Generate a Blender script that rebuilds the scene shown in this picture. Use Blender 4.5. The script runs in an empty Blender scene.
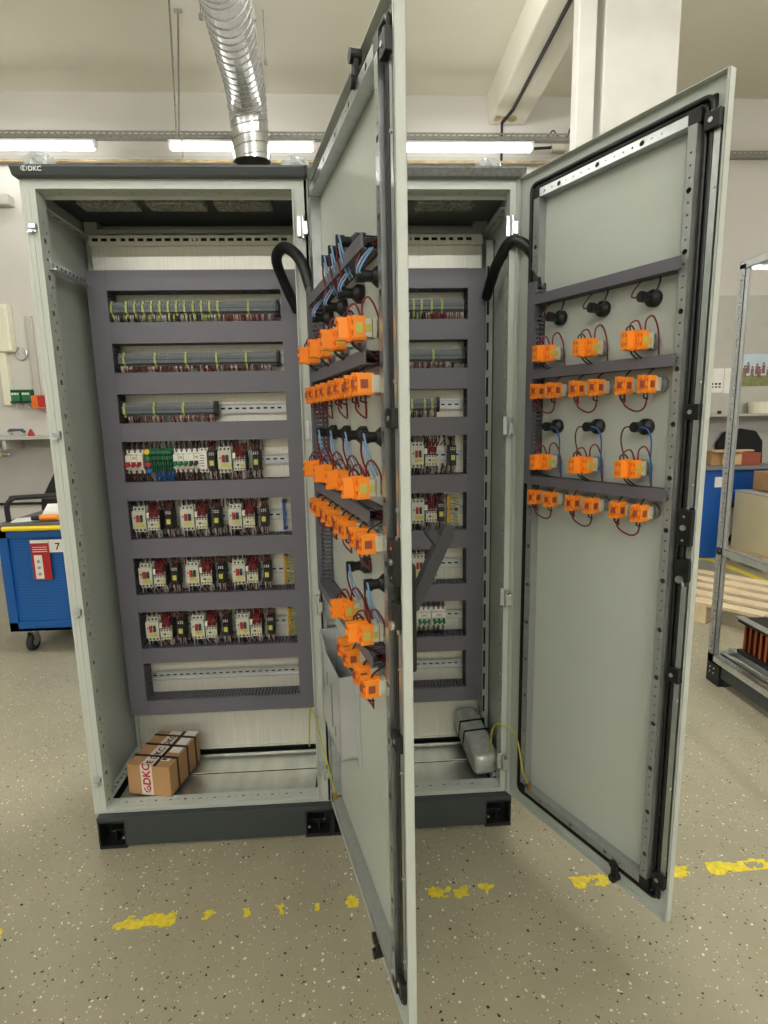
import bpy, math, random
from mathutils import Vector, Matrix, noise
random.seed(7)
PI = math.pi
COL = bpy.context.scene.collection

# ------------------------------------------------------------------ materials
def lin(c):
    return tuple(((v/255)/12.92 if v/255 <= .04045 else ((v/255+.055)/1.055)**2.4) for v in c)
MATS = {}
def mat(name, rgb, rough=.5, metal=0., bump=0., bscale=60., var=0., vscale=8., stretch=None, coat=0., alpha=1., emit=0., trans=0., spec=.5):
    m = bpy.data.materials.new(name); m.use_nodes = True
    nt = m.node_tree; b = nt.nodes['Principled BSDF']
    c = lin(rgb)
    b.inputs['Base Color'].default_value = (*c, 1)
    b.inputs['Roughness'].default_value = rough
    b.inputs['Metallic'].default_value = metal
    b.inputs['Specular IOR Level'].default_value = spec
    if coat: b.inputs['Coat Weight'].default_value = coat; b.inputs['Coat Roughness'].default_value = .15
    if trans: b.inputs['Transmission Weight'].default_value = trans; b.inputs['IOR'].default_value = 1.2
    if alpha < 1: b.inputs['Alpha'].default_value = alpha
    if emit:
        b.inputs['Emission Color'].default_value = (*c, 1); b.inputs['Emission Strength'].default_value = emit
    tc = nt.nodes.new('ShaderNodeTexCoord'); mp = nt.nodes.new('ShaderNodeMapping')
    nt.links.new(tc.outputs['Object'], mp.inputs['Vector'])
    if stretch: mp.inputs['Scale'].default_value = stretch
    if True:
        v = var or .04
        n = nt.nodes.new('ShaderNodeTexNoise'); n.inputs['Scale'].default_value = vscale; n.inputs['Detail'].default_value = 5
        nt.links.new(mp.outputs['Vector'], n.inputs['Vector'])
        r = nt.nodes.new('ShaderNodeValToRGB')
        r.color_ramp.elements[0].position = .3; r.color_ramp.elements[1].position = .7
        r.color_ramp.elements[0].color = (*[x*(1-v) for x in c], 1); r.color_ramp.elements[1].color = (*[min(1, x*(1+v)) for x in c], 1)
        nt.links.new(n.outputs['Fac'], r.inputs['Fac']); nt.links.new(r.outputs['Color'], b.inputs['Base Color'])
    if bump:
        n2 = nt.nodes.new('ShaderNodeTexNoise'); n2.inputs['Scale'].default_value = bscale; n2.inputs['Detail'].default_value = 3
        nt.links.new(mp.outputs['Vector'], n2.inputs['Vector'])
        bp = nt.nodes.new('ShaderNodeBump'); bp.inputs['Strength'].default_value = bump; bp.inputs['Distance'].default_value = .002
        nt.links.new(n2.outputs['Fac'], bp.inputs['Height']); nt.links.new(bp.outputs['Normal'], b.inputs['Normal'])
    MATS[name] = m
    return m

M = dict(
 paint=mat('grey_powder_coat', (198,204,197), .34, bump=.25, bscale=260, var=.015),
 roofdark=mat('dark_powder_coat', (78,84,88), .45, bump=.2, bscale=300),
 rooffilm=mat('dusty_roof_coat', (120,122,122), .55, bump=.3, bscale=120, var=.25, vscale=90),
 plinth=mat('plinth_coat', (58,64,65), .5, bump=.15, bscale=300),
 lever=mat('dark_lever_plastic', (52,54,56), .5),
 black=mat('black_plastic', (22,22,23), .45),
 rubber=mat('black_rubber', (20,21,22), .38),
 dark=mat('dark_seal_and_shade', (26,28,28), .7),  # near-black of seals, also the shade painted behind slots
 galv=mat('galvanised_sheet', (196,198,192), .32, metal=.85, var=.12, vscale=5, bump=.05, bscale=30, stretch=(6,1,1)),
 galvbrush=mat('brushed_mounting_plate', (226,225,214), .42, metal=.45, var=.06, vscale=6, stretch=(26,1,1.2)),
 zinc=mat('zinc_rail', (205,210,212), .28, metal=.9, var=.1, vscale=30),
 rail=mat('perforated_grey_rail', (168,171,170), .42, metal=.5, var=.06, vscale=60),
 dinrail=mat('din_rail_zinc', (196,201,205), .3, metal=.6),
 duct=mat('grey_pvc_duct', (106,104,114), .42, var=.02),
 ductin=mat('grey_pvc_fingers', (98,96,106), .55),
 orange=mat('orange_plastic', (255,150,46), .4),
 orange2=mat('orange_plastic_dark', (214,104,24), .5),
 clear=mat('pale_translucent_plastic', (206,204,186), .35),
 white=mat('white_plastic', (232,230,222), .4),
 beige=mat('ivory_device_plastic', (196,197,182), .45),
 term=mat('grey_terminal_plastic', (104,110,116), .4),
 termd=mat('dark_terminal_gap', (44,48,52), .5),
 ygreen=mat('yellow_green_plastic', (172,184,96), .4),
 green=mat('green_plastic', (20,112,72), .4),
 red=mat('red_plastic', (172,34,36), .4),
 blue=mat('blue_plastic', (36,92,160), .4),
 yellow=mat('yellow_plastic', (238,208,40), .4),
 olive=mat('olive_label', (196,190,92), .5),
 wred=mat('dark_red_wire', (112,26,30), .45),
 wblack=mat('black_wire', (30,26,28), .45),
 wblue=mat('pale_blue_wire', (124,158,198), .45),
 wwhite=mat('white_ferrule', (214,206,200), .5),
 wbrown=mat('brown_wire', (86,52,42), .5),
 wyg=mat('yellow_earth_wire', (190,184,60), .45),
 brass=mat('brass', (190,150,70), .3, metal=.9),
 copper=mat('copper', (206,120,84), .3, metal=.9),
 foam=mat('pale_brush_strip', (150,150,142), .9, bump=1., bscale=180, var=.5, vscale=120),
 carton=mat('corrugated_cardboard', (182,142,98), .75, var=.06, vscale=14, bump=.1, bscale=80),
 carton2=mat('pale_cardboard', (206,180,140), .75, var=.05),
 redbrown=mat('red_brown_board', (150,74,56), .7),
 tape=mat('printed_tape', (226,214,204), .4),
 redink=mat('red_ink', (176,28,48), .5),
 blackink=mat('dark_ink', (60,44,50), .5),
 whiteink=mat('white_ink', (226,230,230), .5),
 paper=mat('white_paper', (236,236,232), .6),
 foil=mat('silver_bubble_foil', (206,208,206), .35, metal=.45, bump=1., bscale=55, var=.15, vscale=40),
 bag=mat('clear_bag', (214,220,222), .12, trans=.0, alpha=.45, bump=1., bscale=60),
 pocket=mat('grey_document_plastic', (188,190,190), .3),
 wall=mat('painted_wall', (206,203,197), .8, bump=.25, bscale=12, var=.03, vscale=1.2),
 ceilm=mat('painted_ceiling', (226,223,208), .85, bump=.3, bscale=6, var=.03, vscale=.8),
 trim=mat('white_trim_paint', (186,185,177), .5),
 cream=mat('cream_paint', (232,230,208), .5),
 greywall=mat('grey_bench_board', (178,176,172), .6, var=.05, vscale=3),
 cable=mat('black_ceiling_cable', (24,20,20), .6),
 tray=mat('galvanised_cable_tray', (150,150,144), .5, metal=.5, var=.3, vscale=60),
 spiral=mat('spiral_duct_zinc', (198,200,200), .22, metal=.92, var=.14, vscale=9),
 cartblue=mat('blue_steel_paint', (10,86,160), .42),
 cabblue=mat('deep_blue_steel', (4,84,172), .5),
 greytop=mat('grey_worktop', (120,126,132), .5),
 chairf=mat('black_mesh_fabric', (20,20,22), .8),
 wood=mat('pine_plank', (220,200,166), .7, var=.15, vscale=10, stretch=(1,12,1)),
 crate=mat('cream_plywood', (226,216,176), .6, var=.04, vscale=4, bump=.1),
 tyre=mat('black_tyre', (40,40,42), .6),
 glass=mat('tube_fitting', (225,225,220), .4),
 rust=mat('rust_stain', (176,158,122), .85, var=.3, vscale=12),
 photo_sky=mat('poster_sky', (196,214,226), .5), photo_grass=mat('poster_grass', (128,132,84), .6, var=.3, vscale=40), photo_crowd=mat('poster_figures', (140,104,100), .6, var=.6, vscale=60),
)
def emissive(name, rgb, s):
    m = bpy.data.materials.new(name); m.use_nodes = True; nt = m.node_tree; nt.nodes.clear()
    e = nt.nodes.new('ShaderNodeEmission'); o = nt.nodes.new('ShaderNodeOutputMaterial')
    e.inputs[0].default_value = (*rgb, 1); e.inputs[1].default_value = s
    nt.links.new(e.outputs[0], o.inputs[0]); return m
M['led'] = emissive('lit_led_tube', (1., .985, .94), 12.)
M['led2'] = emissive('bright_work_tube', (1., .985, .95), 34.)
M['led4'] = emissive('far_work_tube', (1., .985, .95), 100.)
M['led3'] = emissive('strong_tube', (1., .985, .95), 200.)

def floor_material():
    m = bpy.data.materials.new('flecked_epoxy_floor'); m.use_nodes = True; nt = m.node_tree; N = nt.nodes; Lk = nt.links.new
    b = N['Principled BSDF']; tc = N.new('ShaderNodeTexCoord')
    def math_(op, a, bb=None, c=None):
        n = N.new('ShaderNodeMath'); n.operation = op
        for i, x in enumerate((a, bb, c)):
            if x is None: continue
            if isinstance(x, (int, float)): n.inputs[i].default_value = x
            else: Lk(x, n.inputs[i])
        return n.outputs[0]
    def mix(f, a, bb):
        n = N.new('ShaderNodeMix'); n.data_type = 'RGBA'
        Lk(f, n.inputs[0])
        for i, x in ((6, a), (7, bb)):
            if isinstance(x, tuple): n.inputs[i].default_value = (*x, 1)
            else: Lk(x, n.inputs[i])
        return n.outputs[2]
    no = N.new('ShaderNodeTexNoise'); no.inputs['Scale'].default_value = 2.2; no.inputs['Detail'].default_value = 8; no.inputs['Roughness'].default_value = .65
    Lk(tc.outputs['Object'], no.inputs['Vector'])
    base = mix(no.outputs['Fac'], lin((140,135,114)), lin((176,170,146)))
    def flecks(scale, thr, rad, off, warp):
        mp = N.new('ShaderNodeMapping'); mp.inputs['Location'].default_value = (off, off*2, 0); Lk(tc.outputs['Object'], mp.inputs['Vector'])
        n2 = N.new('ShaderNodeTexNoise'); n2.inputs['Scale'].default_value = 110; Lk(mp.outputs[0], n2.inputs['Vector'])
        vm = N.new('ShaderNodeVectorMath'); vm.operation = 'MULTIPLY_ADD'; Lk(n2.outputs['Color'], vm.inputs[0]); vm.inputs[1].default_value = (warp,)*3; Lk(mp.outputs[0], vm.inputs[2])
        v = N.new('ShaderNodeTexVoronoi'); v.inputs['Scale'].default_value = scale; v.voronoi_dimensions = '2D'; Lk(vm.outputs[0], v.inputs['Vector'])
        s = N.new('ShaderNodeSeparateColor'); Lk(v.outputs['Color'], s.inputs[0])
        sel = math_('GREATER_THAN', s.outputs[0], thr)
        rr = math_('MULTIPLY', s.outputs[1], rad); rr = math_('ADD', rr, rad*.35)
        ins = math_('LESS_THAN', v.outputs['Distance'], rr)
        return math_('MULTIPLY', sel, ins)
    c = mix(flecks(52, .86, .15, 3.1, .010), base, lin((228,226,216)))
    c = mix(flecks(50, .88, .14, 11.7, .012), c, lin((30,28,26)))
    c = mix(flecks(105, .88, .16, 7.3, .006), c, lin((222,220,208)))
    c = mix(flecks(100, .92, .16, 17.3, .006), c, lin((58,50,44)))
    Lk(c, b.inputs['Base Color']); b.inputs['Roughness'].default_value = .42
    bp = N.new('ShaderNodeBump'); bp.inputs['Strength'].default_value = .12; bp.inputs['Distance'].default_value = .004
    n3 = N.new('ShaderNodeTexNoise'); n3.inputs['Scale'].default_value = 9; Lk(tc.outputs['Object'], n3.inputs['Vector']); Lk(n3.outputs['Fac'], bp.inputs['Height']); Lk(bp.outputs[0], b.inputs['Normal'])
    return m
M['floor'] = floor_material()
M['lineyellow'] = mat('worn_yellow_line', (226,206,60), .6, var=.18, vscale=60, bump=.3, bscale=200)

def mesh_panel_material():
    m = mat('blue_perforated_panel', (8,92,172), .42)
    nt = m.node_tree; N = nt.nodes; b = N['Principled BSDF']
    tc = N.new('ShaderNodeTexCoord'); mp = N.new('ShaderNodeMapping'); nt.links.new(tc.outputs['Object'], mp.inputs['Vector'])
    mp.inputs['Scale'].default_value = (55, 55, 55)
    sx = N.new('ShaderNodeSeparateXYZ'); nt.links.new(mp.outputs[0], sx.inputs[0])
    def cell(o):
        f = N.new('ShaderNodeMath'); f.operation = 'FRACT'; nt.links.new(o, f.inputs[0])
        g = N.new('ShaderNodeMath'); g.operation = 'GREATER_THAN'; g.inputs[1].default_value = .55; nt.links.new(f.outputs[0], g.inputs[0]); return g.outputs[0]
    mu = N.new('ShaderNodeMath'); mu.operation = 'MULTIPLY'; nt.links.new(cell(sx.outputs[0]), mu.inputs[0]); nt.links.new(cell(sx.outputs[2]), mu.inputs[1])
    mx = N.new('ShaderNodeMix'); mx.data_type = 'RGBA'; nt.links.new(mu.outputs[0], mx.inputs[0])
    mx.inputs[6].default_value = (*lin((10,96,176)), 1); mx.inputs[7].default_value = (*lin((6,44,92)), 1)
    nt.links.new(mx.outputs[2], b.inputs['Base Color'])
    return m
M['bluemesh'] = mesh_panel_material()

# ------------------------------------------------------------------ mesh builder
class MB:
    def __init__(s): s.v = []; s.f = []; s.m = []; s.s = []
    def add(s, vs, fs, m=0, sm=False):
        o = len(s.v); s.v += [tuple(v) for v in vs]
        for f in fs: s.f.append([i+o for i in f]); s.m.append(m); s.s.append(sm)
    def vbox(s, O, A, B, Cc, m=0):
        O, A, B, Cc = map(Vector, (O, A, B, Cc))
        vs = [O, O+A, O+A+B, O+B, O+Cc, O+A+Cc, O+A+B+Cc, O+B+Cc]
        fs = [(0,3,2,1),(4,5,6,7),(0,1,5,4),(1,2,6,5),(2,3,7,6),(3,0,4,7)]
        if A.cross(B).dot(Cc) < 0: fs = [tuple(reversed(f)) for f in fs]
        s.add(vs, fs, m)
    def box(s, x0, x1, y0, y1, z0, z1, m=0):
        x0, x1 = sorted((x0, x1)); y0, y1 = sorted((y0, y1)); z0, z1 = sorted((z0, z1))
        s.vbox((x0,y0,z0), (x1-x0,0,0), (0,y1-y0,0), (0,0,z1-z0), m)
    def prism(s, poly, O, U, V, E, m=0):      # polygon in the U,V plane at O, extruded along vector E
        O, U, V, E = map(Vector, (O, U, V, E)); n = len(poly)
        a = [O+U*p[0]+V*p[1] for p in poly]; b = [p+E for p in a]
        fs = [tuple(range(n))[::-1], tuple(range(n, 2*n))] + [(i, (i+1) % n, (i+1) % n+n, i+n) for i in range(n)]
        area = sum(poly[i][0]*poly[(i+1) % n][1]-poly[(i+1) % n][0]*poly[i][1] for i in range(n))
        if U.cross(V).dot(E)*area < 0: fs = [tuple(reversed(f)) for f in fs]
        s.add(a+b, fs, m)
    def cyl(s, p0, p1, r, n=14, m=0, r1=None, caps=True):
        p0, p1 = Vector(p0), Vector(p1); r1 = r if r1 is None else r1
        d = (p1-p0).normalized(); a = d.orthogonal().normalized(); b = d.cross(a)
        ring = lambda c, rr: [c+(a*math.cos(2*PI*i/n)+b*math.sin(2*PI*i/n))*rr for i in range(n)]
        A, B = ring(p0, r), ring(p1, r1)
        s.add(A+B, [(i, (i+1) % n, (i+1) % n+n, i+n) for i in range(n)], m, True)
        if caps: s.add(A, [tuple(range(n))[::-1]], m); s.add(B, [tuple(range(n))], m)
    def tube(s, pts, r, n=6, m=0, closed=False, caps=True):
        pts = [Vector(p) for p in pts]; k = len(pts); vs = []; prev = None
        rs = r if isinstance(r, (list, tuple)) else [r]*k
        for i, p in enumerate(pts):
            if closed: d = pts[(i+1) % k]-pts[i-1]
            else: d = pts[min(i+1, k-1)]-pts[max(i-1, 0)]
            if d.length < 1e-9: d = Vector((0,0,1))
            d.normalize()
            a = d.orthogonal() if prev is None else prev-d*prev.dot(d)
            if a.length < 1e-6: a = d.orthogonal()
            a.normalize(); prev = a; b = d.cross(a)
            vs += [p+(a*math.cos(2*PI*j/n)+b*math.sin(2*PI*j/n))*rs[i] for j in range(n)]
        fs = []
        for i in range(k if closed else k-1):
            q = (i+1) % k
            fs += [(i*n+j, i*n+(j+1) % n, q*n+(j+1) % n, q*n+j) for j in range(n)]
        s.add(vs, fs, m, True)
        if caps and not closed: s.add(vs[:n], [tuple(range(n))[::-1]], m); s.add(vs[-n:], [tuple(range(n))], m)
    def perf(s, O, U, V, L, W, holes, th=.0016, m=0):   # sheet strip with true holes; holes: (centre, length, height, offset across, round?)
        O, U, V = Vector(O), Vector(U).normalized(), Vector(V).normalized(); Nn = U.cross(V)
        t = 0
        q = lambda a, b, c, d: s.vbox(O+U*a+V*c, U*(b-a), V*(d-c), Nn*th, m) if b-a > 1e-5 and d-c > 1e-5 else None
        for h in sorted(holes):
            c, w, hh = h[:3]; off = h[3] if len(h) > 3 else 0; rd = h[4] if len(h) > 4 else False
            a, b = c-w/2, c+w/2
            if a < t or b > L: continue
            q(t, a, 0, W); lo, hi = W/2+off-hh/2, W/2+off+hh/2
            q(a, b, 0, lo); q(a, b, hi, W)
            if rd:
                k = w*.3
                for (cx, sx) in ((a, 1), (b, -1)):
                    for (cy, sy) in ((lo, 1), (hi, -1)):
                        s.prism([(cx, cy), (cx+sx*k, cy), (cx, cy+sy*k)], O, U, V, Nn*th, m)
            t = b
        q(t, L, 0, W)
    def build(s, name, mats, parent=None, loc=None, rotz=0., bevel=0., kind=None, label=None):
        me = bpy.data.meshes.new(name); me.from_pydata(s.v, [], s.f); me.update()
        mats = mats if isinstance(mats, (list, tuple)) else [mats]
        for k in mats: me.materials.append(M[k])
        me.polygons.foreach_set('material_index', s.m); me.polygons.foreach_set('use_smooth', s.s)
        o = bpy.data.objects.new(name, me); COL.objects.link(o)
        if parent is not None: o.parent = parent
        if loc is not None: o.location = loc
        o.rotation_euler = (0, 0, rotz)
        if bevel:
            b = o.modifiers.new('Bevel', 'BEVEL'); b.width = bevel; b.segments = 2; b.limit_method = 'ANGLE'; b.angle_limit = math.radians(40)
        if kind: o['kind'] = kind
        if label: o['label'] = label
        return o

def tag(o, label, cat, group=None):
    o['label'] = label; o['category'] = cat
    if group: o['group'] = group
    return o
def thing(name, label, cat, loc=(0,0,0), rotz=0., group=None):
    o = bpy.data.objects.new(name, None); COL.objects.link(o); o.empty_display_size = .05
    o.location = loc; o.rotation_euler = (0,0,rotz)
    return tag(o, label, cat, group)
def dup(root, loc, label, rotz=None, group=None):
    def cp(o, par):
        c = o.copy(); COL.objects.link(c)
        if par is not None: c.parent = par
        for ch in kids.get(o, []): cp(ch, c)
        return c
    kids = {}
    def walk(o):
        kids[o] = list(o.children)
        for c in kids[o]: walk(c)
    walk(root)
    r = cp(root, None); r.location = loc
    if rotz is not None: r.rotation_euler = (0,0,rotz)
    r['label'] = label
    if group: r['group'] = group
    return r
def text_into(mb, txt, size, O, U, V, m, bold=.0, depth=.0004):
    cu = bpy.data.curves.new('lettering', 'FONT'); cu.body = txt; cu.size = size; cu.offset = bold; cu.resolution_u = 3
    o = bpy.data.objects.new('lettering', cu); COL.objects.link(o)
    dg = bpy.context.evaluated_depsgraph_get(); dg.update(); me = bpy.data.meshes.new_from_object(o.evaluated_get(dg))
    O, U, V = Vector(O), Vector(U).normalized(), Vector(V).normalized(); Nn = U.cross(V)
    mb.add([O+U*v.co.x+V*v.co.y+Nn*depth for v in me.vertices], [list(p.vertices) for p in me.polygons], m)
    bpy.data.objects.remove(o); bpy.data.curves.remove(cu); bpy.data.meshes.remove(me)
def arc(p, q, bulge, n=10):
    p, q, bulge = Vector(p), Vector(q), Vector(bulge)
    return [p.lerp(q, t)+bulge*(4*t*(1-t)) for t in [i/n for i in range(n+1)]]
def bez(ps, n=24):       # Catmull-Rom through points
    ps = [Vector(p) for p in ps]; P = [ps[0]*2-ps[1]]+ps+[ps[-1]*2-ps[-2]]; out = []
    k = len(ps)-1
    for i in range(k):
        a, b, c, d = P[i:i+4]
        for j in range(max(2, n//k)):
            t = j/max(2, n//k)
            out.append(.5*((2*b)+(c-a)*t+(2*a-5*b+4*c-d)*t*t+(3*b-a-3*c+d)*t**3))
    return out+[ps[-1]]
def ribbed(mb, path, r, m=0, n=12, pitch=.006):
    L = [0]
    for a, b in zip(path, path[1:]): L.append(L[-1]+(b-a).length)
    tot = L[-1]; k = int(tot/pitch*2); pts = []; rs = []
    for i in range(k+1):
        d = tot*i/k; j = 0
        while j < len(L)-2 and L[j+1] < d: j += 1
        t = (d-L[j])/max(1e-9, L[j+1]-L[j]); pts.append(path[j].lerp(path[j+1], min(1, t))); rs.append(r if i % 2 else r*.88)
    mb.tube(pts, rs, n, m)

ZH = 4.44
# ------------------------------------------------------------------ the hall
def struct(name, mb, mats, **k): return mb.build(name, mats, kind='structure', **k)
X0, X1, Y0, Y1 = -6.5, 8.5, -8., 4.1
b = MB(); b.box(X0, X1, Y0, Y1+.2, -.1, 0); struct('floor', b, 'floor')
b = MB(); b.box(X0, X1, Y0, Y1+.2, ZH, ZH+.1); struct('ceiling', b, 'ceilm')
b = MB(); b.box(X0, X1, Y1, Y1+.2, 0, ZH); struct('wall_back', b, 'wall')
b = MB(); b.box(X0-.2, X0, Y0, Y1+.2, 0, ZH); struct('wall_left', b, 'wall')
b = MB(); b.box(X1, X1+.2, Y0, Y1+.2, 0, ZH); struct('wall_right', b, 'wall')
b = MB(); b.box(X0-.2, X1+.2, Y0-.2, Y0, 0, ZH); struct('wall_front', b, 'wall')
for i, x in enumerate((2.31, -4.4)):                       # tapered concrete ceiling beams
    b = MB(); b.prism([(-.03, 0), (.38, 0), (.35, -.252), (0, -.252)], (x, Y0, ZH), (1,0,0), (0,0,1), (0, Y1-Y0, 0)); struct('trim_%d' % (1+i), b, 'ceilm', bevel=.015)
b = MB(); b.box(2.61, 3.11, 2.2, 2.65, 0, ZH); struct('trim_3', b, 'trim', bevel=.01)          # column
b = MB(); b.box(2.43, 2.55, 2.18, 2.28, 0, ZH); struct('trim_4', b, 'trim', bevel=.008)       # boxed riser beside the column
b = MB(); b.box(X0, -2.2, 4.0, 4.1, 3.45, 3.535); b.box(X0, 3.4, 4.06, 4.1, 3.85, 3.89, 0)
struct('trim_5', b, 'trim')
b = MB(); b.box(4.3, X1, 4.085, 4.1, 0.0, 2.6); struct('trim_6', b, 'trim')                    # paler lower wall panel on the right
b = MB(); b.cyl((2.43, 4.05, 3.3), (2.43, 4.05, 4.19), .012, 8); b.tube([(2.43, 4.05, 4.182), (2.47, 3.8, 4.18), (2.47, 0, 4.18), (2.47, -6, 4.18)], .016, 8)
tag(b.build('ceiling_cable', 'cable'), 'thick black cable running under the ceiling beam and down the back wall', 'cable')
b = MB()                                                                                         # rust stains at the foot of the beam
for (x, w) in ((2.37, .04), (2.51, .05), (2.44, .04)):
    n_ = 9; b.prism([(math.cos(2*PI*i/n_)*w*(.7+.4*random.random()), math.sin(2*PI*i/n_)*w*1.6*(.7+.4*random.random())) for i in range(n_)], (x, 3.98, 4.1865), (1,0,0), (0,1,0), (0,0,-.0012))
struct('trim_7', b, 'rust')

# cable trays and LED battens
def batten(loc, label, group='bright tubes along the back cable tray'):
    t = thing('tube_light', label, 'ceiling light', loc, 0, group)
    f = MB(); f.box(-.63, .63, -.03, .03, .03, .05); f.box(-.645, -.62, -.028, .028, -.02, .05); f.box(.62, .645, -.028, .028, -.02, .05); f.build('housing', 'glass', t, bevel=.004)
    d = MB(); d.cyl((-.62,0,0), (.62,0,0), .034, 16); d.build('diffuser', 'led', t)
    return t
b = MB()
L_ = 14.
for yy, (xa, xb) in ((3.75, (X0+.1, 3.5)), (4.065, (3.86, 8.3))):
    hs = [(.06+.055*i, .035, .02) for i in range(int((xb-xa-.1)/.055))]
    b = MB(); b.perf((xa, yy-.03, 3.89), (1,0,0), (0,0,1), xb-xa, .055, hs); b.perf((xa, yy+.03, 3.89), (1,0,0), (0,0,1), xb-xa, .055, hs); b.box(xa, xb, yy-.03, yy+.03, 3.886, 3.89)
    tag(b.build('cable_tray', 'tray'), 'perforated metal cable tray %s' % ('carrying the row of bright tubes above the enclosures' if yy < 3.9 else 'on the wall to the right of the white column'), 'cable tray')
lb = batten((-1.9, 3.75, 3.832), 'bright tube light cut by the left edge of the photo')
dup(lb, (.013, 3.75, 3.832), 'bright tube light behind the silver duct, above the wide enclosure')
dup(lb, (2.0, 3.75, 3.832), 'bright tube light right of the open wide door, above the narrow enclosure')
dup(lb, (-3.8, 3.75, 3.832), 'bright tube light far left on the back tray, outside the photo')
W_ = [(-4.6,), (-2.6,), (-.6,), (1.4,), (3.4,), (5.4,), (7.2,)]
for yy, em, lab, grp in ((-2.3, 'led2', 'ceiling tube light over the work area in front of the enclosures', 'tube lights over the work area'), (-5.6, 'led4', 'ceiling tube light in the far row behind the photographer', 'far row of tube lights')):
    wl = None
    for (x,) in W_:
        if wl is not None: dup(wl, (x, yy, 3.9), lab); continue
        wl = thing('tube_light', lab, 'ceiling light', (x, yy, 3.9), 0, grp)
        f = MB()
        for sx in (-.45, .45): f.cyl((sx,0,.05), (sx,0,ZH-3.9), .004, 6)
        f.build('hanging_wire', 'tray', wl)
        f = MB(); f.box(-.63, .63, -.03, .03, .03, .052); f.box(-.645, -.62, -.028, .028, -.02, .05); f.box(.62, .645, -.028, .028, -.02, .05); f.build('housing', 'glass', wl, bevel=.004)
        d = MB(); d.cyl((-.62,0,0), (.62,0,0), .034, 16); d.build('diffuser', em, wl)
for k, (x, nm) in enumerate(((1.1, 'second from right'), (-.55, 'second from left'), (4.6, 'rightmost, added to light the background'), (-3.2, 'leftmost, added to light the background'))):  # outer two tubes are added to brighten the right and left background
    t = thing('tube_light', 'strong tube light hung lengthwise above and behind the enclosures, %s' % nm, 'ceiling light', (x, 1.22 if k < 2 else .9, 3.9), PI/2, 'lengthwise tube lights')
    f = MB(); f.box(-.63, .63, -.03, .03, .03, .052); f.build('housing', 'glass', t, bevel=.004)
    f = MB()
    for sx in (-.45, .45): f.cyl((sx,0,.05), (sx,0,ZH-3.9), .004, 6)
    f.build('hanging_wire', 'tray', t)
    d = MB(); d.cyl((-.62,0,0), (.62,0,0), .034, 16); d.build('diffuser', ('led3', 'led2', 'led4', 'led2')[k], t)
for (xa, xb, yb, lab) in ((-.30, -.555, 2.86, 'left one of the pair holding the cable tray'), (-.283, -.535, 3.02, 'right one of the pair holding the cable tray')):
    b = MB(); b.cyl((xb, 3.75, 3.9), (xa, yb, ZH), .007, 6); b.box(xa-.03, xa+.03, yb-.01, yb+.01, ZH-.015, ZH); tag(b.build('hanging_rod', 'tray'), 'thin metal rod, '+lab, 'rod', 'rods hanging the cable tray')
b = MB(); b.cyl((-.5, 3.7, 3.9), (-.5, 3.7, 3.72), .006, 6); b.cyl((-6.3, 4.03, 3.83), (3.4, 4.03, 3.83), .014, 8); tag(b.build('wall_pipe', 'rust'), 'thin pipe running along the back wall just below the tube lights', 'pipe')
# spiral duct
t = thing('spiral_duct', 'silver ventilation duct hanging under the ceiling and bending down behind the wide enclosure', 'duct', (.13, 3.5, 3.6))
P = bez([(.125, 3.53, 3.62), (.122, 3.5, 3.85), (.125, 3.42, 4.02), (.14, 3.2, 4.09), (.17, 2.7, 4.08), (.20, 2.2, 4.06), (.21, 1.5, 4.05), (.22, .6, 4.05)], 84)
P = [p-Vector((.13, 3.5, 3.6)) for p in P]
acc = 0; rs = []; pts = []
tot = sum((q-p).length for p, q in zip(P, P[1:]))
R_ = .158
for p, q in zip(P, P[1:]):
    pts.append(p); rs.append(R_)
pts.append(P[-1]); rs.append(R_)
b = MB(); b.tube(pts, rs, 28, caps=False); b.tube(pts, [r-.004 for r in rs], 28, caps=False); b.build('duct_tube', 'spiral', t)
b = MB(); a = 0; nxt = .02
for i in range(len(P)-1):
    a += (P[i+1]-P[i]).length
    if a > nxt:
        nxt += .085; d = (P[i+1]-P[i]).normalized(); u = Vector((1,0,0)); u = (u-d*u.dot(d)).normalized(); w = d.cross(u)
        b.tube([P[i]+(u*math.cos(k*PI/14)+w*math.sin(k*PI/14))*(R_+.001)+d*.03*math.cos(k*PI/14) for k in range(28)], .0045, 5, 0, closed=True)
b.build('spiral_seam', 'tray', t)
b = MB()
for yy, zz in ((2.5, 4.08), (3.0, 4.095)):
    for sx in (-1, 1):
        b.cyl((.04+sx*.175, yy-3.5, zz-3.6), (.04+sx*.175, yy-3.5, ZH-3.6), .004, 6); b.box(.04+sx*.175-.012, .04+sx*.175+.012, yy-3.512, yy-3.488, zz-3.62, zz-3.59)
b.build('duct_hanger', 'tray', t)
# junction box on the wall
t = thing('junction_box', 'small pale electrical box with loose cable ends on the back wall, right of the beam', 'junction box', (2.98, 4.1, 3.98))
b = MB(); b.box(-.055, .07, -.06, 0, -.05, .06); b.build('box_body', 'clear', t, bevel=.006)
b = MB(); b.tube(bez([(.05,-.03,.06), (.10,-.04,.10), (.12,-.04,.16), (.15,-.04,.13)]), .008, 6); b.tube(bez([(-.05,-.03,.05), (-.09,-.03,.09), (-.05,-.05,.14), (0,-.03,.10)]), .006, 6); b.tube([(-.055,-.03,0), (-.3,-.02,-.01)], .012, 6); b.build('cable_end', 'cable', t)

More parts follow.
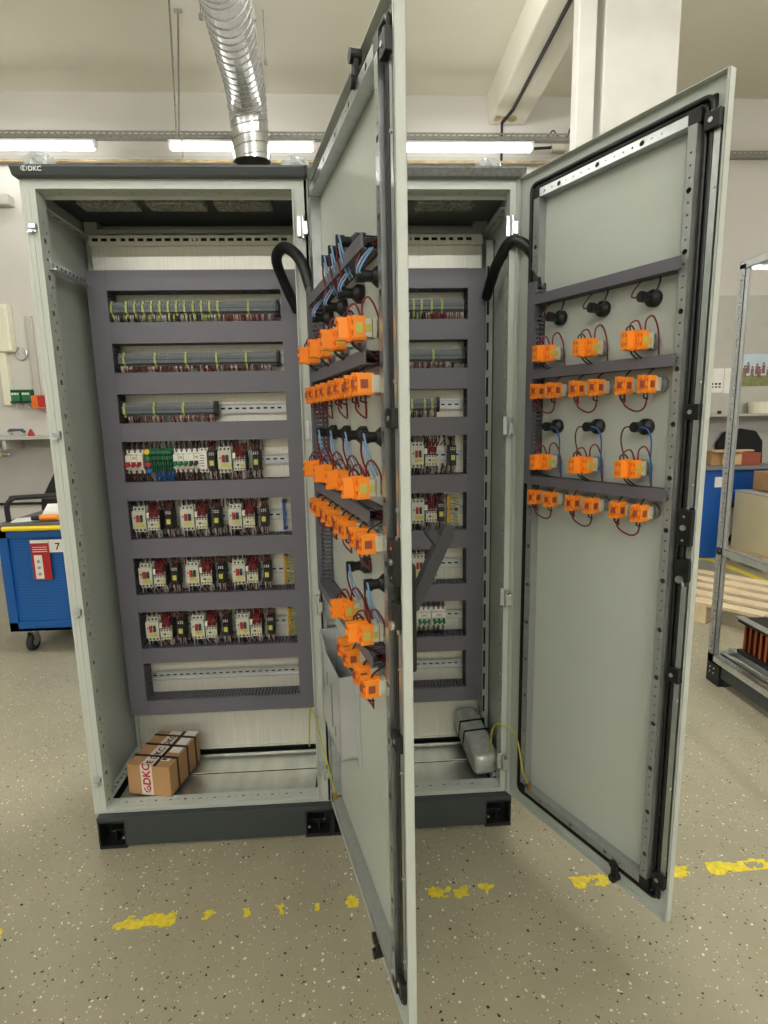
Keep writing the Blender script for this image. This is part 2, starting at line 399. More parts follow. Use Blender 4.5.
# ------------------------------------------------------------------ worn yellow floor line, one patch per dash
def dash(x0, x1, yc0, yc1, w, label, dens=.42, seed=0):
    b = MB(); c = .0065; n = int((x1-x0)/c); k = int(w/c)+4
    for i in range(n):
        x = x0+i*c; yc = yc0+(yc1-yc0)*i/n
        for j in range(k):
            y = yc+(j-k/2)*c
            e = min(i, n-1-i)*c; ed = min(1, e/.03)*min(1, max(0, (w/2-abs(y-yc))/.008+.3))
            v = noise.noise(Vector((x*22+seed, y*34, seed)))*.5+.5+noise.noise(Vector((x*70, y*80, seed)))*.25
            if v*ed > dens: b.box(x, x+c, y, y+c, 0, .0012)
    b2 = b.build('floor_marking', 'lineyellow'); tag(b2, label, 'floor marking', 'dashes of worn yellow line in front of the enclosures')
DL = [(-.18,-.098,-.337,-.336,.045,'worn yellow line patch cut by the left edge of the photo',.36), (.09,.16,-.325,-.32,.03,'faint thin scrap of yellow line left of the first long dash',.60), (.165,.385,-.319,-.317,.05,'longest worn yellow dash below the plinth of the wide enclosure',.38),
      (.41,.50,-.312,-.312,.04,'faint broken yellow scrap right of the longest dash',.56), (.525,.605,-.315,-.314,.045,'patchy small yellow dash, second solid one from the left plinth corner',.42), (.63,.705,-.313,-.311,.045,'ragged yellow dash in the middle of the row left of the wide door',.44), (.74,.81,-.308,-.307,.045,'second last yellow dash left of the wide door',.40), (.83,.92,-.301,-.299,.05,'yellow dash touching the bottom edge of the wide door in the photo',.36),
      (1.09,1.345,-.289,-.283,.05,'long yellow dash starting right beside the open wide door',.42), (1.355,1.43,-.277,-.274,.03,'thin faded yellow scrap between the two open doors',.56), (1.535,1.70,-.282,-.278,.05,'bright yellow dash left of the bottom corner of the narrow door',.36), (1.87,1.97,-.268,-.267,.05,'short yellow square right of the bottom corner of the narrow door',.30), (1.985,2.25,-.266,-.258,.05,'yellow dash at the right edge of the photo',.36)]
for i, d in enumerate(DL): dash(*d, seed=i*7.3)
b = MB(); b.prism([(4.15,3.55),(4.42,3.35),(4.40,2.5),(4.34,2.5),(4.33,3.3),(4.1,3.47)], (0,0,0), (1,0,0), (0,1,0), (0,0,.0012)); tag(b.build('floor_marking', 'lineyellow'), 'thin yellow line on the far floor beside the blue cabinet', 'floor marking')

# ------------------------------------------------------------------ enclosures
ZB, ZT = .12, 2.12
WIN = [(1.765,1.868),(1.602,1.699),(1.433,1.532),(1.229,1.371),(1.025,1.165),(.819,.957),(.613,.755),(.406,.557)]
YF, YP = .225, .300        # front of duct covers, mounting plate
def fingers(mb, O, U, S, D, L, m, pitch=.0125, fw=.0075):
    # comb wall: fingers along U from O; S = sheet normal thickness vec, D = depth vec of a finger
    n = int(L/pitch); O, U = Vector(O), Vector(U).normalized(); D = Vector(D); S = Vector(S)
    for i in range(n): mb.vbox(O+U*(i*pitch+.002), U*fw, D, S, m)
    mb.vbox(O, U*L, D*.12, S, m)
def wiring_duct(a0, a1, c0, c1, depth, parent, O, A, Cc, Dp, both=True, label=None, ends=True):
    """duct running along A from a0..a1, across Cc from c0..c1; back at O, front towards Dp by depth"""
    O, A, Cc, Dp = map(Vector, (O, A, Cc, Dp)); mb = MB(); L = a1-a0; w = c1-c0
    f = depth-.004
    mb.vbox(O+A*a0+Cc*(c0-.001)+Dp*f, A*L, Cc*(w+.002), Dp*.004, 0)               # cover
    mb.vbox(O+A*a0+Cc*(c0-.001)+Dp*(f-.006), A*L, Cc*.0015, Dp*.008, 0); mb.vbox(O+A*a0+Cc*(c1-.0005)+Dp*(f-.006), A*L, Cc*.0015, Dp*.008, 0)
    mb.vbox(O+A*a0+Cc*c0+Dp*.0005, A*L, Cc*w, Dp*.002, 1)                               # base
    fingers(mb, O+A*a0+Cc*c0+Dp*.002, A, Cc*.0015, Dp*(f-.004), L, 1); fingers(mb, O+A*a0+Cc*(c1-.0015)+Dp*.002, A, Cc*.0015, Dp*(f-.004), L, 1)
    # bundled wires inside
    for k in range(4):
        q = [O+A*(a0+L*t)+Cc*(c0+w*(.25+.17*k)+.003*math.sin(9*t+k))+Dp*(depth*(.3+.12*(k % 3))) for t in [i/8*.98+.01 for i in range(9)]]
        mb.tube(q, .0035, 5, 2 if k % 2 else 3)
    return mb.build('wiring_duct', ['duct','ductin','wred','wblack'], parent, label=label)

def post_inner(mb, x, sgn, y0, y1, z0, z1, m):
    n = int((z1-z0-.05)/.05); mb.perf((x, y0, z0) if sgn > 0 else (x, y0, z0), (0,0,1), (0,1,0), z1-z0, abs(y1-y0), [(.04+.025*i, .007 if i % 2 else .011, .007 if i % 2 else .011, -.006*(-1)**i) for i in range(2*n)], .0015, m)

def make_enclosure(W, x_open0, x_open1, loc, label, hinge_x, theta, DL_, logo, ducts, panels, film):
    root = thing('electrical_enclosure', label, 'electrical enclosure', loc)
    o0, o1 = x_open0, x_open1
    # frame: front ring, perforated inner faces, rear posts and rails
    f = MB()
    f.box(.012, o0, 0, .004, ZB, ZT); f.box(o1, hinge_x, 0, .004, ZB, ZT); f.box(o0, o1, 0, .004, ZT-.027, ZT); f.box(o0, o1, 0, .004, ZB, ZB+.018)
    f.box(.0225, .0250, -.002, .0, ZB+.03, ZT-.03); f.box(o0-.004, o0, -.008, .0, ZB+.016, ZT-.025); f.box(o1, o1+.004, -.008, 0, ZB+.016, ZT-.025); f.box(o0, o1, -.008, 0, ZT-.029, ZT-.025); f.box(o0, o1, -.008, 0, ZB+.016, ZB+.02)
    n = int((ZT-ZB-.1)/.025)
    hol = [(.04+.025*i, .014 if i % 4 == 0 else .008, .014 if i % 4 == 0 else .008, (.006 if i % 2 else -.006)) for i in range(n)]
    for x in (o0-.0015, o1): f.perf((x, .004, ZB), (0,0,1), (0,1,0), ZT-ZB, .042, hol, -.0015 if x < .2 else -.0015, 0)
    hx = [(.03+.025*i, .010 if i % 2 else .004, .006 if i % 2 else .004, 0) for i in range(int((o1-o0-.05)/.025))]
    f.perf((o0, .0, ZB+.021), (1,0,0), (0,1,0), o1-o0, .045, hx, .0015, 0)               # sill with holes
    f.perf((o0, .004, ZT-.029), (1,0,0), (0,1,0), o1-o0, .042, hx, .0015, 0)
    f.box(o0, o1, .044, .0455, ZT-.040, ZT-.029)
    f.box(o0-.03, o0, .045, .048, ZB, ZT); f.box(o1, o1+.012, .045, .048, ZB, ZT)
    # rear posts with slots
    sl = [(.05+.075*i, .045 if i % 2 else .018, .014) for i in range(26)]
    for x in (.02, W-.062): f.perf((x, .345, ZB), (0,0,1), (-1,0,0), ZT-ZB, -.042, sl, .002, 0) if False else f.perf((x+.042, .345, ZB), (0,0,1), (-1,0,0), ZT-ZB, .042, sl, .002, 0)
    for x in (.062, W-.064): f.perf((x, .345, ZB), (0,0,1), (0,1,0), ZT-ZB, .05, sl, .0015, 0)
    rl = [(.06+.095*i, .055, .018) for i in range(int((W-.2)/.095))]
    f.perf((.06, .34, ZB+.012), (1,0,0), (0,0,1), W-.12, .04, rl, .002, 0); f.perf((.06, .34, ZT-.075), (1,0,0), (0,0,1), W-.12, .045, rl, .002, 0)
    for x in (.014, W-.05):                      # side rails at floor and roof
        f.perf((x, .045, ZB+.03), (0,1,0), (1,0,0), .30, .035, [(.03+.025*i, .012, .01) for i in range(10)], .0015, 0); f.box(x, x+.002, .045, .345, ZB, ZB+.03)
        f.perf((x, .045, ZT-.06), (0,1,0), (1,0,0), .30, .035, [(.03+.06*i, .04, .012) for i in range(4)], .0015, 0)
    f.build('frame', 'paint', root)
    # side panels, back, roof
    for nm, x in (('side_panel', 0.), ('side_panel', W-.012)):
        s_ = MB(); s_.box(x, x+.012, .0, .4, ZB, ZT); s_.build(nm, 'paint', root, bevel=.002)
    s_ = MB(); s_.box(.012, W-.012, .396, .4, ZB, ZT); s_.build('back_panel', 'paint', root)
    s_ = MB()
    s_.prism([(-.022,0),(-.034,.018),(-.034,.024),(.41,.024),(.41,0)], (-.006, 0, ZT+.0005), (0,1,0), (0,0,1), (W+.012, 0, 0))
    s_.box(.012, W-.012, .05, .39, ZT-.004, ZT)
    rf = s_.build('roof_cover', 'rooffilm' if film else 'roofdark', root, bevel=.002)
    if logo:
        s_ = MB(); text_into(s_, 'DKC', .017, (.047, -.0345, ZT+.0072), (1,0,0), (0,0,1), 0, .0006)
        s_.tube([(.036+.0085*math.cos(a), -.0347, ZT+.0135+.0062*math.sin(a)) for a in [k*2*PI/14 for k in range(14)]], .0012, 4, 0, closed=True)
        text_into(s_, 'E', .012, (.032, -.0345, ZT+.0095), (1,0,0), (0,0,1), 0, .0004); s_.build('logo', 'whiteink', rf)
    # pale brush strips under the roof
    k = 3 if W > .7 else 2
    for i in range(k):
        a = .1+(W-.2)/k*i; s_ = MB(); n_ = 12
        s_.box(a+.01, a+(W-.2)/k-.02, .09, .16, ZT-.034, ZT-.012); s_.build('gland_strip', 'foam', root, bevel=.004)
    # plinth
    pa_, pb_ = (.016 if logo else 0), W+.001*(0 if logo else 1)
    p = MB(); p.box(pa_+.09, pb_-.09, -.022, -.018, .010, ZB-.016); p.box(pa_+.02, pb_-.02, .38, .384, 0, ZB-.01)
    for x in (pa_, pb_-.003): p.box(x, x+.003, 0, .38, .01, ZB-.016)
    p.box(pa_, pb_, -.024, .4, ZB-.016, ZB-.001); pl = p.build('plinth', 'plinth', root, bevel=.0015)
    for x, s in ((pa_, 1), (pb_, -1)):
        c = MB(); q = lambda a, bb, *r: c.box(x+s*a, x+s*bb, *r)
        q(0, .09, -.022, .06, .0, .012); q(0, .006, -.022, .06, 0, ZB-.016); q(.086, .092, -.022, .02, 0, ZB-.016); q(0, .09, -.022, -.0, ZB-.024, ZB-.016)
        q(.006, .086, .03, .034, 0, ZB-.016); q(.03, .08, .0, .03, .05, .054); q(.045, .05, 0, .03, .012, .05)
        c.build('plinth_corner', 'black', pl, bevel=.001)
        c = MB()
        for (xx, zz) in ((.079, .034), (.035, .08), (.03, .03)): c.cyl((x+s*xx, .031 if xx < .07 else -.010, zz), (x+s*xx, .026 if xx < .07 else -.016, zz), .004, 8)
        c.build('bolt', 'zinc', pl)
    # floor plates
    g = MB(); g.box(.06, W-.06, .05, .175, ZB+.004, ZB+.008); g.box(.06, W-.06, .178, .285, ZB+.010, ZB+.014); g.box(.06, W-.06, .283, .287, ZB+.004, ZB+.02); g.build('floor_plate', 'galv', root)
    g = MB(); g.box(.03, W-.03, .29, .34, ZB-.002, ZB+.001); g.box(.03, W-.03, .05, .34, ZB-.004, ZB-.001); g.build('floor_gap_fill', 'dark', root)  # near-black sheets below the floor plates, filling the gap behind them
    # mounting plate with top slotted flange
    pa, pb = panels
    g = MB(); g.box(pa, pb, YP, YP+.003, .165, 2.028)
    g.perf((pa, YP-.012, 2.028), (1,0,0), (0,0,1), pb-pa, .028, [(.02+.03*i, .02, .010) for i in range(int((pb-pa-.03)/.03))], .002)
    g.box(pa, pb, YP-.012, YP+.003, 2.024, 2.028); g.box(pa, pb, YP-.01, YP+.003, .16, .165)
    for i in range(3): g.cyl((pa+.1+(pb-pa-.2)*i/2, YP-.012, 2.042), (pa+.1+(pb-pa-.2)*i/2, YP-.02, 2.042), .006, 8)
    mp = g.build('mounting_plate', 'galvbrush', root)
    g = MB(); g.box(pa+.005, pb-.005, YP-.008, YP-.003, 2.030, 2.054); g.build('slot_shade', 'dark', mp)  # dark strip painted as the shade inside the flange slots
    g = MB(); g.box(o0+.003, o1-.003, .004, .044, ZB+.012, ZB+.018); g.build('sill_shade', 'dark', root)  # dark slab stands in for shade under the sill holes
    g = MB(); g.box(o0-.006, o0-.002, .03, .275, 1.887, 1.911); g.build('rail_shade', 'dark', root)  # near-black strip put in as shade behind the cross rail holes
    # cross rails at the side of the ducts
    for x in (o0+.001,):
        r_ = MB(); r_.perf((x, .02, 1.885), (0,1,0), (0,0,1), .26, .028, [(.02+.025*i, .011, .011) for i in range(10)], .002); r_.perf((x, .02, 1.885), (0,1,0), (1,0,0), .26, .022, [(.02+.025*i, .006, .006) for i in range(10)], .002)
        r_.build('cross_rail', 'dinrail', root)
    # ducts
    da, db = ducts
    O = (0, YP, 0); A = (1,0,0); Z = (0,0,1); D = (0,-1,0)
    wd = lambda *a: wiring_duct(*a)
    for (x0_, x1_) in ((da, da+.061), (db-.06, db)):
        wiring_duct(.352, 1.93, x0_, x1_, YP-YF-.0, mp, O, Z, A, D)
    zs = [1.93]+[z for w in WIN for z in (w[1], w[0])]+[.352]
    for i in range(0, len(zs), 2):
        wiring_duct(da+.061, db-.06, zs[i+1], zs[i], YP-YF-.001, mp, O, A, Z, D)
    # DIN rails
    for (z0, z1) in WIN:
        zc = (z0+z1)/2+(-.004); g = MB(); x0_, x1_ = da+.063, db-.062
        g.box(x0_, x1_, YP-.005, YP-.002, zc-.004, zc+.004, 1)  # dark strip imitates the shade seen through the rail slots
        g.perf((x0_, YP-.008, zc-.0135), (1,0,0), (0,0,1), x1_-x0_, .027, [(.012+.025*i, .014, .006) for i in range(int((x1_-x0_)/.025))], .0012)
        g.box(x0_, x1_, YP-.016, YP-.0145, zc-.0175, zc-.0135); g.box(x0_, x1_, YP-.016, YP-.0145, zc+.0135, zc+.0175)
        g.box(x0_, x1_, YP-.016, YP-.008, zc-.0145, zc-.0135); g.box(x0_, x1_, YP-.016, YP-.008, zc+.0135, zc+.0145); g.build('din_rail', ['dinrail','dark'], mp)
    # slotted upright beside the mounting plate on the hinge side
    g = MB(); g.perf((W-.016, .262, .17), (0,0,1), (-1,0,0), 1.86, .024, [(.05+.094*i, .068, .008, .005) for i in range(19)], -.0015, 0)
    g.box(W-.016, W-.0125, .262, .30, .17, 2.03, 1); g.box(W-.038, W-.018, .270, .273, .17, 2.03, 1); g.build('slotted_upright', ['paint','dark'], root)  # dark sheet behind the slots is painted shade, beside a black seal strip
    # latch keeps on the free side
    for z in (1.99, 1.404, .842, .247):
        g = MB(); g.box(.014, .034, -.006, .0, z-.012, z+.012); g.box(.018, .038, -.014, -.004, z-.004, z+.010); g.box(.014, .030, -.016, -.006, z-.016, z-.010); g.build('latch_keep', 'zinc', root, bevel=.001)
        g = MB(); hx_ = hinge_x-.016; g.box(hx_-.014, hx_-.002, -.010, .0, z-.028, z+.028); g.box(hx_+.002, hx_+.018, -.024, -.004, z-.026, z+.010); g.cyl((hx_+.004, -.014, z-.034), (hx_+.004, -.014, z+.026), .006, 10); g.build('hinge', 'zinc', root, bevel=.001)
    # door: local x from hinge, local -y is the inside
    phi = math.atan2(-math.sin(theta), -math.cos(theta))
    d = MB(); L = DL_
    d.box(0, L, .0185, .02, ZB+.002, ZT)
    d.box(0, .0015, 0, .02, ZB+.002, ZT); d.box(L-.0015, L, 0, .02, ZB+.002, ZT); d.box(0, L, 0, .02, ZB+.002, ZB+.0035); d.box(0, L, 0, .02, ZT-.0015, ZT)
    d.box(0, .012, 0, .0012, ZB+.002, ZT); d.box(L-.006, L, 0, .0012, ZB+.002, ZT)
    door = d.build('door', 'paint', root, loc=(hinge_x, 0, 0), rotz=phi)
    ga, gb, gz0, gz1 = .058, L-.027, .163, 2.087
    g = MB()                                                     # rounded rubber gasket, double lip
    for ins, r in ((.004, .006), (.017, .005)):
        x0_, x1_, z0_, z1_, rr = ga+ins, gb-ins, gz0+ins, gz1-ins, .022-ins*.5; pts = []
        for (cx, cz, a0) in ((x1_-rr, z1_-rr, 0), (x0_+rr, z1_-rr, PI/2), (x0_+rr, z0_+rr, PI), (x1_-rr, z0_+rr, 1.5*PI)):
            pts += [(cx+rr*math.cos(a0+k*PI/10), .004, cz+rr*math.sin(a0+k*PI/10)) for k in range(6)]
        g.tube(pts, r, 8, 0, closed=True)
    g.box(ga+.004, gb-.004, .01, .0184, gz0+.004, gz0+.02); g.box(ga+.004, gb-.004, .01, .0184, gz1-.02, gz1-.004); g.box(ga+.004, ga+.02, .01, .0184, gz0, gz1); g.box(gb-.022, gb-.004, .01, .0184, gz0, gz1)
    for (xx, zz) in ((ga+.022, gz0+.022), (gb-.05, gz0+.022), (ga+.022, gz1-.05), (gb-.05, gz1-.05)): g.box(xx, xx+.028, -.010, .018, zz, zz+.028)
    g.build('gasket', 'rubber', door)
    def rail(O, U, V, n_, length, w, label=None):
        r_ = MB(); hs = [(.02+.025*i, .012 if i % 5 == 2 else .0045, .012 if i % 5 == 2 else .0045, 0, True) for i in range(int((length-.03)/.025))]
        U_, V_ = Vector(U), Vector(V); r_.perf(O, U, V, length, w, hs, .0015)
        r_.vbox(O, U_*length, V_*.0015, (0,.028,0)); r_.vbox(Vector(O)+V_*(w-.0015), U_*length, V_*.0015, (0,.028,0))
        r_.cyl(Vector(O)+U_*.014+V_*(w/2)+Vector((0,.0,0)), Vector(O)+U_*.014+V_*(w/2)+Vector((0,-.004,0)), .005, 8)
        return r_.build('stiffener_rail', 'rail' if n_ else 'zinc', door)
    rail((ga+.026, -.010, gz0+.05), (0,0,1), (1,0,0), L < .7, gz1-gz0-.1, .022); rail((gb-.050, -.010, gz0+.05), (0,0,1), (1,0,0), 1 if L < .7 else 0, gz1-gz0-.1, .022)
    rail((ga+.05, -.010, gz1-.050), (1,0,0), (0,0,1), 0, gb-ga-.1, .022); rail((ga+.05, -.010, gz0+.026), (1,0,0), (0,0,1), 1, gb-ga-.1, .022)
    # lock rod with guides and lock case
    g = MB(); xr = L-.017
    for (z0, z1) in ((.24, 1.03), (1.22, 2.02)): g.box(xr-.008, xr+.006, .000, .003, z0, z1); g.box(xr-.012, xr-.010, .004, .016, z0+.1, z1-.1)
    for s1, s2 in ((1.03, 1.07), (1.22, 1.18)): g.tube([(xr-.004, .0, s1), (xr-.012, -.004, s2)], .004, 6)
    for z in (.3, .5, .74, .96, 1.27, 1.5, 1.9): g.cyl((xr, 0, z), (xr, -.003, z), .004, 8)
    g.build('lock_rod', 'zinc', door)
    for z in (.235, .806, 1.436, 2.03):
        g = MB(); g.box(xr-.024, xr+.010, -.012, .018, z-.018, z+.018); g.cyl((xr-.010, -.012, z), (xr-.010, -.0135, z), .0052, 12, 1); g.build('rod_guide', ['black','zinc'], door, bevel=.002)
    g = MB(); g.box(xr-.022, xr+.013, -.012, .018, 1.13, 1.215); g.box(xr-.018, xr+.013, -.010, .018, 1.045, 1.095); g.cyl((xr-.006, -.012, 1.172), (xr-.006, -.016, 1.172), .0065, 14, 1); g.cyl((xr-.006, -.010, 1.048), (xr-.006, -.016, 1.048), .009, 14, 1)
    g.cyl((xr-.006, -.012, 1.198), (xr-.006, -.013, 1.198), .003, 8, 1); g.cyl((xr-.006, -.012, 1.142), (xr-.006, -.013, 1.142), .003, 8, 1)
    g.build('lock_case', ['black','zinc'], door, bevel=.002)
    for z, s in ((2.085, 1), (.155, -1)) if L > .7 else ((.165, -1),):
        g = MB(); xc = .6 if L > .7 else .462
        g.box(xc-.010, xc+.010, -.014, -.003, z-.022, z+.022); g.cyl((xc, -.020, z-.022), (xc, .004, z-.022), .012, 12); g.cyl((xc, -.020, z+.022), (xc, .002, z+.022), .013, 12); g.build('rod_roller', 'black', door, bevel=.002)
    # swing handle on the outside
    g = MB(); xh = L-.05
    g.box(xh-.018, xh+.018, .02, .042 if L > .7 else .032, .94, 1.16); h_ = g.build('swing_handle', 'black', door, bevel=.006)
    g = MB()
    if L > .7:
        g.prism([(.036, 1.06), (.048, 1.065), (.122, 1.205), (.124, 1.228), (.108, 1.232), (.100, 1.222), (.038, 1.10)], (xh-.011, 0, 0), (0,1,0), (0,0,1), (.022, 0, 0)); g.prism([(.104, 1.20), (.088, 1.185), (.066, 1.215), (.074, 1.23)], (xh-.009, 0, 0), (0,1,0), (0,0,1), (.018, 0, 0))
    else: g.box(xh-.012, xh+.012, .032, .038, .96, 1.14)
    g.build('handle_lever', 'lever', h_, bevel=.002)
    return root, door, phi

encL, doorL, phL = make_enclosure(.808, .046, .763, (0,0,0), 'wide grey electrical enclosure on the left with eight rows of devices behind grey duct frame', .805, math.radians(104.2), .80, True, (.060, .752), (.055, .755), False)
encR, doorR, phR = make_enclosure(.629, .045, .594, (.809,0,0), 'narrow grey electrical enclosure on the right with its door swung open to the right', .613, math.radians(116.6), .615, False, (.066, .578), (.062, .582), True)
RX = .809

# door wiring ducts, pocket
def door_ducts(door, s0, s1, hz, ztop, zbot):
    O = (0, .018, 0); D = (0,-1,0)
    wiring_duct(zbot, ztop, s0, s0+.026, .046, door, O, (0,0,1), (1,0,0), D)
    for z in hz: wiring_duct(s0+.027, s1, z-.0125, z+.0125, .046, door, O, (1,0,0), (0,0,1), D)
door_ducts(doorL, .085, .68, (1.760, 1.553, 1.243, .935), 1.80, .92)
door_ducts(doorR, .088, .552, (1.760, 1.553, 1.243), 1.81, 1.23)
g = MB()
pf = [(.12, .80), (.15, .79), (.20, .755), (.37, .755), (.37, .51), (.12, .51)]
pw = -.034
g.prism(pf, (0, pw, 0), (1,0,0), (0,0,1), (0,.002,0), 0)
g.prism([(.12,.51), (.37,.51), (.37,.518), (.12,.518)], (0, pw, 0), (1,0,0), (0,0,1), (0,.050,0), 0)
g.box(.12, .123, pw, .017, .51, .80); g.box(.367, .37, pw, .017, .51, .755); g.box(.12, .39, .012, .0175, .49, .80, 0)
for (a, b_, z0, z1) in ((.145,.16,.62,.74), (.20,.212,.66,.70), (.26,.275,.56,.69), (.30,.31,.55,.58)): g.box(a, b_, pw-.0008, pw, z0, z1, 1)
g.build('document_pocket', ['pocket','greytop'], doorL)
g = MB(); g.box(.06, .12, -.02, .0, .735, .775); g.build('adhesive_pad', 'paper', doorL, bevel=.004)

# ------------------------------------------------------------------ devices for the doors
def wire_mesh(parent, groups, name='wire'):
    for mname, paths in groups:
        mb = MB()
        for p in paths:
            mb = MB(); mb.tube(p, .0021, 5); mb.build(name, mname, parent)
def orange_unit(mb, x0, w, y0, y1, h):
    mb.box(x0, x0+w, y0, y1, -h/2, h/2, 0)
    for k in (-1, 1):
        mb.box(x0+.002, x0+w-.002, y0-.002, y1+.003, k*h*.5-.004*k, k*h*.5+.003*k, 0)
        for j in range(2): mb.box(x0+w*(.2+.45*j), x0+w*(.38+.45*j), y0-.0006, y0+.001, k*h*.28-.004, k*h*.28+.004, 1)
    mb.box(x0+w*.3, x0+w*.7, y0-.004, y0, -h*.1, h*.1, 0); mb.box(x0+w*.1, x0+w*.9, y0-.0006, y0, -.001, .001, 1)
    mb.box(x0-.002, x0, y0+.006, y1-.004, -h*.15, h*.15, 0); mb.box(x0-.0008, x0, y0+.002, y1, h*.28, h*.34, 1); mb.box(x0-.0008, x0, y0+.002, y1, -h*.34, -h*.28, 1)
def contact_double(long_=False):
    t = thing('contact_block', '', 'contact block')
    c = MB(); c.cyl((0,.017,0), (0,.006,0), .021, 20); c.cyl((0,.006,0), (0,-.006,0), .015, 20); c.build('collar', 'rail', t)
    c = MB(); c.box(-.017, .018, -.012, -.004, -.018, .018); c.box(-.015, .020, -.030, -.014, -.017, .017); c.box(.0205, .021, -.028, -.016, -.008, .006, 1); c.build('adaptor', ['clear','olive'], t, bevel=.001)
    c = MB(); orange_unit(c, -.022, .026, -.054, -.028, .040); orange_unit(c, .006, .016, -.050, -.028, .037); c.box(.022, .0232, -.046, -.033, -.010, .008, 2)
    orange_unit(c, -.020, .020, -.074, -.054, .036)
    c.build('switch_body', ['orange','orange2','olive'], t)
    wire_mesh(t, [('wred', [bez([(-.012,-.05,.018), (-.012,-.052,.038), (-.002,-.04,.045), (.004,-.03,.02)]), bez([(.012,-.03,.018), (.014,-.03,.045), (.024,-.02,.053), (.028,-.004,.02), (.028,.004,-.045)])]),
                  ('wblack', [bez([(-.012,-.05,-.018), (-.010,-.04,-.032), (-.004,-.01,-.052)]), bez([(-.004,-.05,-.018), (.002,-.04,-.032), (.008,-.008,-.050)]), bez([(-.018,-.056,.016), (-.018,-.056,.030), (-.012,-.046,.034), (-.008,-.036,.018)])])])
    return t
def contact_single():
    t = thing('contact_block', '', 'contact block')
    c = MB(); c.cyl((0,.017,0), (0,.006,0), .020, 20); c.cyl((0,.006,0), (0,-.006,0), .014, 20); c.build('collar', 'rail', t)
    c = MB(); c.box(-.012, .015, -.024, -.006, -.016, .016); c.build('adaptor', 'clear', t, bevel=.001)
    c = MB(); orange_unit(c, -.014, .014, -.055, -.022, .037); orange_unit(c, .0, .014, -.052, -.022, .034); c.box(.014, .0152, -.046, -.032, -.008, .008, 2); c.box(-.004, .006, -.0596, -.055, -.006, .008, 2); c.build('switch_body', ['orange','orange2','redbrown'], t)
    wire_mesh(t, [('wblack', [bez([(-.004,-.04,-.018), (-.004,-.042,-.03), (-.001,-.03,-.034)]), bez([(0,-.036,.018), (.0,-.03,.028), (-.004,-.004,.04)])])])
    return t
def pilot(kind=0):
    t = thing('pilot_light', '', 'pilot light')
    c = MB(); c.cyl((0,.017,0), (0,.004,0), .020, 20); c.cyl((0,.004,0), (0,-.006,0), .020, 20, 0, .0115); c.cyl((0,-.006,0), (0,-.026,0), .0105, 16); c.cyl((0,-.026,0), (0,-.036,0), .0125, 16); c.box(-.004, .004, -.038, -.02, -.012, .012)
    c.build('lamp_holder', 'black', t, bevel=0)
    if kind == 1: wire_mesh(t, [('wblue', [bez([(.004,-.032,.006), (.016,-.034,.004), (.022,-.028,-.03), (.016,-.008,-.075)]), bez([(.004,-.034,-.004), (.012,-.034,-.012), (.016,-.030,-.04), (.010,-.012,-.078)])]), ('wred', [bez([(-.004,-.034,-.006), (-.010,-.034,-.03), (-.012,-.026,-.06), (-.010,-.018,-.078)])])])
    elif kind == 2: wire_mesh(t, [('wblue', [bez([(.002,-.030,-.002), (.010,-.038,.006), (.012,-.030,.025), (.006,-.010,.048)]), bez([(.006,-.026,-.002), (.014,-.034,.006), (.016,-.024,.025), (.010,-.006,.048)])]), ('wred', [bez([(-.004,-.032,.004), (-.010,-.034,.02), (-.010,-.022,.048)])])])
    elif kind == 3: wire_mesh(t, [('wbrown', [bez([(-.006,-.03,.0), (-.030,-.030,-.002), (-.040,-.028,-.03), (-.030,-.026,-.075)])]), ('blue', [bez([(.006,-.03,.0), (.028,-.026,-.004), (.038,-.02,-.03), (.032,-.010,-.08), (.028,-.0,-.135)])])])
    else: wire_mesh(t, [('wbrown', [bez([(-.006,-.03,.0), (-.028,-.03,.004), (-.032,-.02,.02), (-.022,-.006,.042)])]), ('wblack', [bez([(.006,-.03,.0), (.026,-.024,.004), (.030,-.014,.024), (.026,-.004,.042)])])])
    return t
protoD, protoS, protoP, protoB, protoU, protoR = contact_double(True), contact_single(), pilot(0), pilot(1), pilot(2), pilot(3)
used = set()
def place(proto, loc, rotz, label, group):
    if proto not in used:
        used.add(proto); proto.location = loc; proto.rotation_euler = (0,0,rotz); proto['label'] = label; proto['group'] = group; return proto
    return dup(proto, loc, label, rotz, group)
def on_door(hx, phi, s, z, yo=0.):
    return (hx+math.cos(phi)*s-math.sin(phi)*yo, math.sin(phi)*s+math.cos(phi)*yo, z)
ORD = ['first from hinge', 'second from hinge', 'third from hinge', 'fourth from hinge', 'fifth from hinge', 'sixth from hinge', 'seventh from hinge', 'last from hinge']
def onames(n):
    return ORD[:n-1]+['last from hinge'] if n > 1 else ['alone']
def row(hx, phi, cols, z, proto, kind, where, side, dz=0.):
    for s, nm in zip(cols, onames(len(cols))):
        place(proto, on_door(hx, phi, s, z), phi, '%s %s, %s, %s door' % (kind, where, nm, side), '%ss on the %s door' % (kind.split(' with')[0], side))
cR = [.178, .321, .465]; sR = [c+d for c in cR for d in (-.031, .031)]
cL = [.213, .366, .519, .672]; sL = [c+d for c in cL for d in (-.031, .031)]
hR = RX+.613; hL = .805
row(hR, phR, cR, 1.703, protoP, 'black pilot light', 'under the top duct', 'narrow right')
row(hR, phR, cR, 1.604, protoD, 'large orange block', 'on top of the middle duct', 'narrow right')
row(hR, phR, sR, 1.502, protoS, 'small orange block', 'under the middle duct', 'narrow right')
row(hR, phR, cR, 1.402, protoR, 'looped-wire black pilot light', 'between middle and bottom ducts', 'narrow right')
row(hR, phR, cR, 1.302, protoD, 'large orange block', 'on top of the bottom duct', 'narrow right')
row(hR, phR, sR, 1.196, protoS, 'small orange block', 'under the bottom duct', 'narrow right')
row(hL, phL, [.366, .443, .519], 1.803, protoB, 'black pilot light', 'above the top duct', 'wide left')
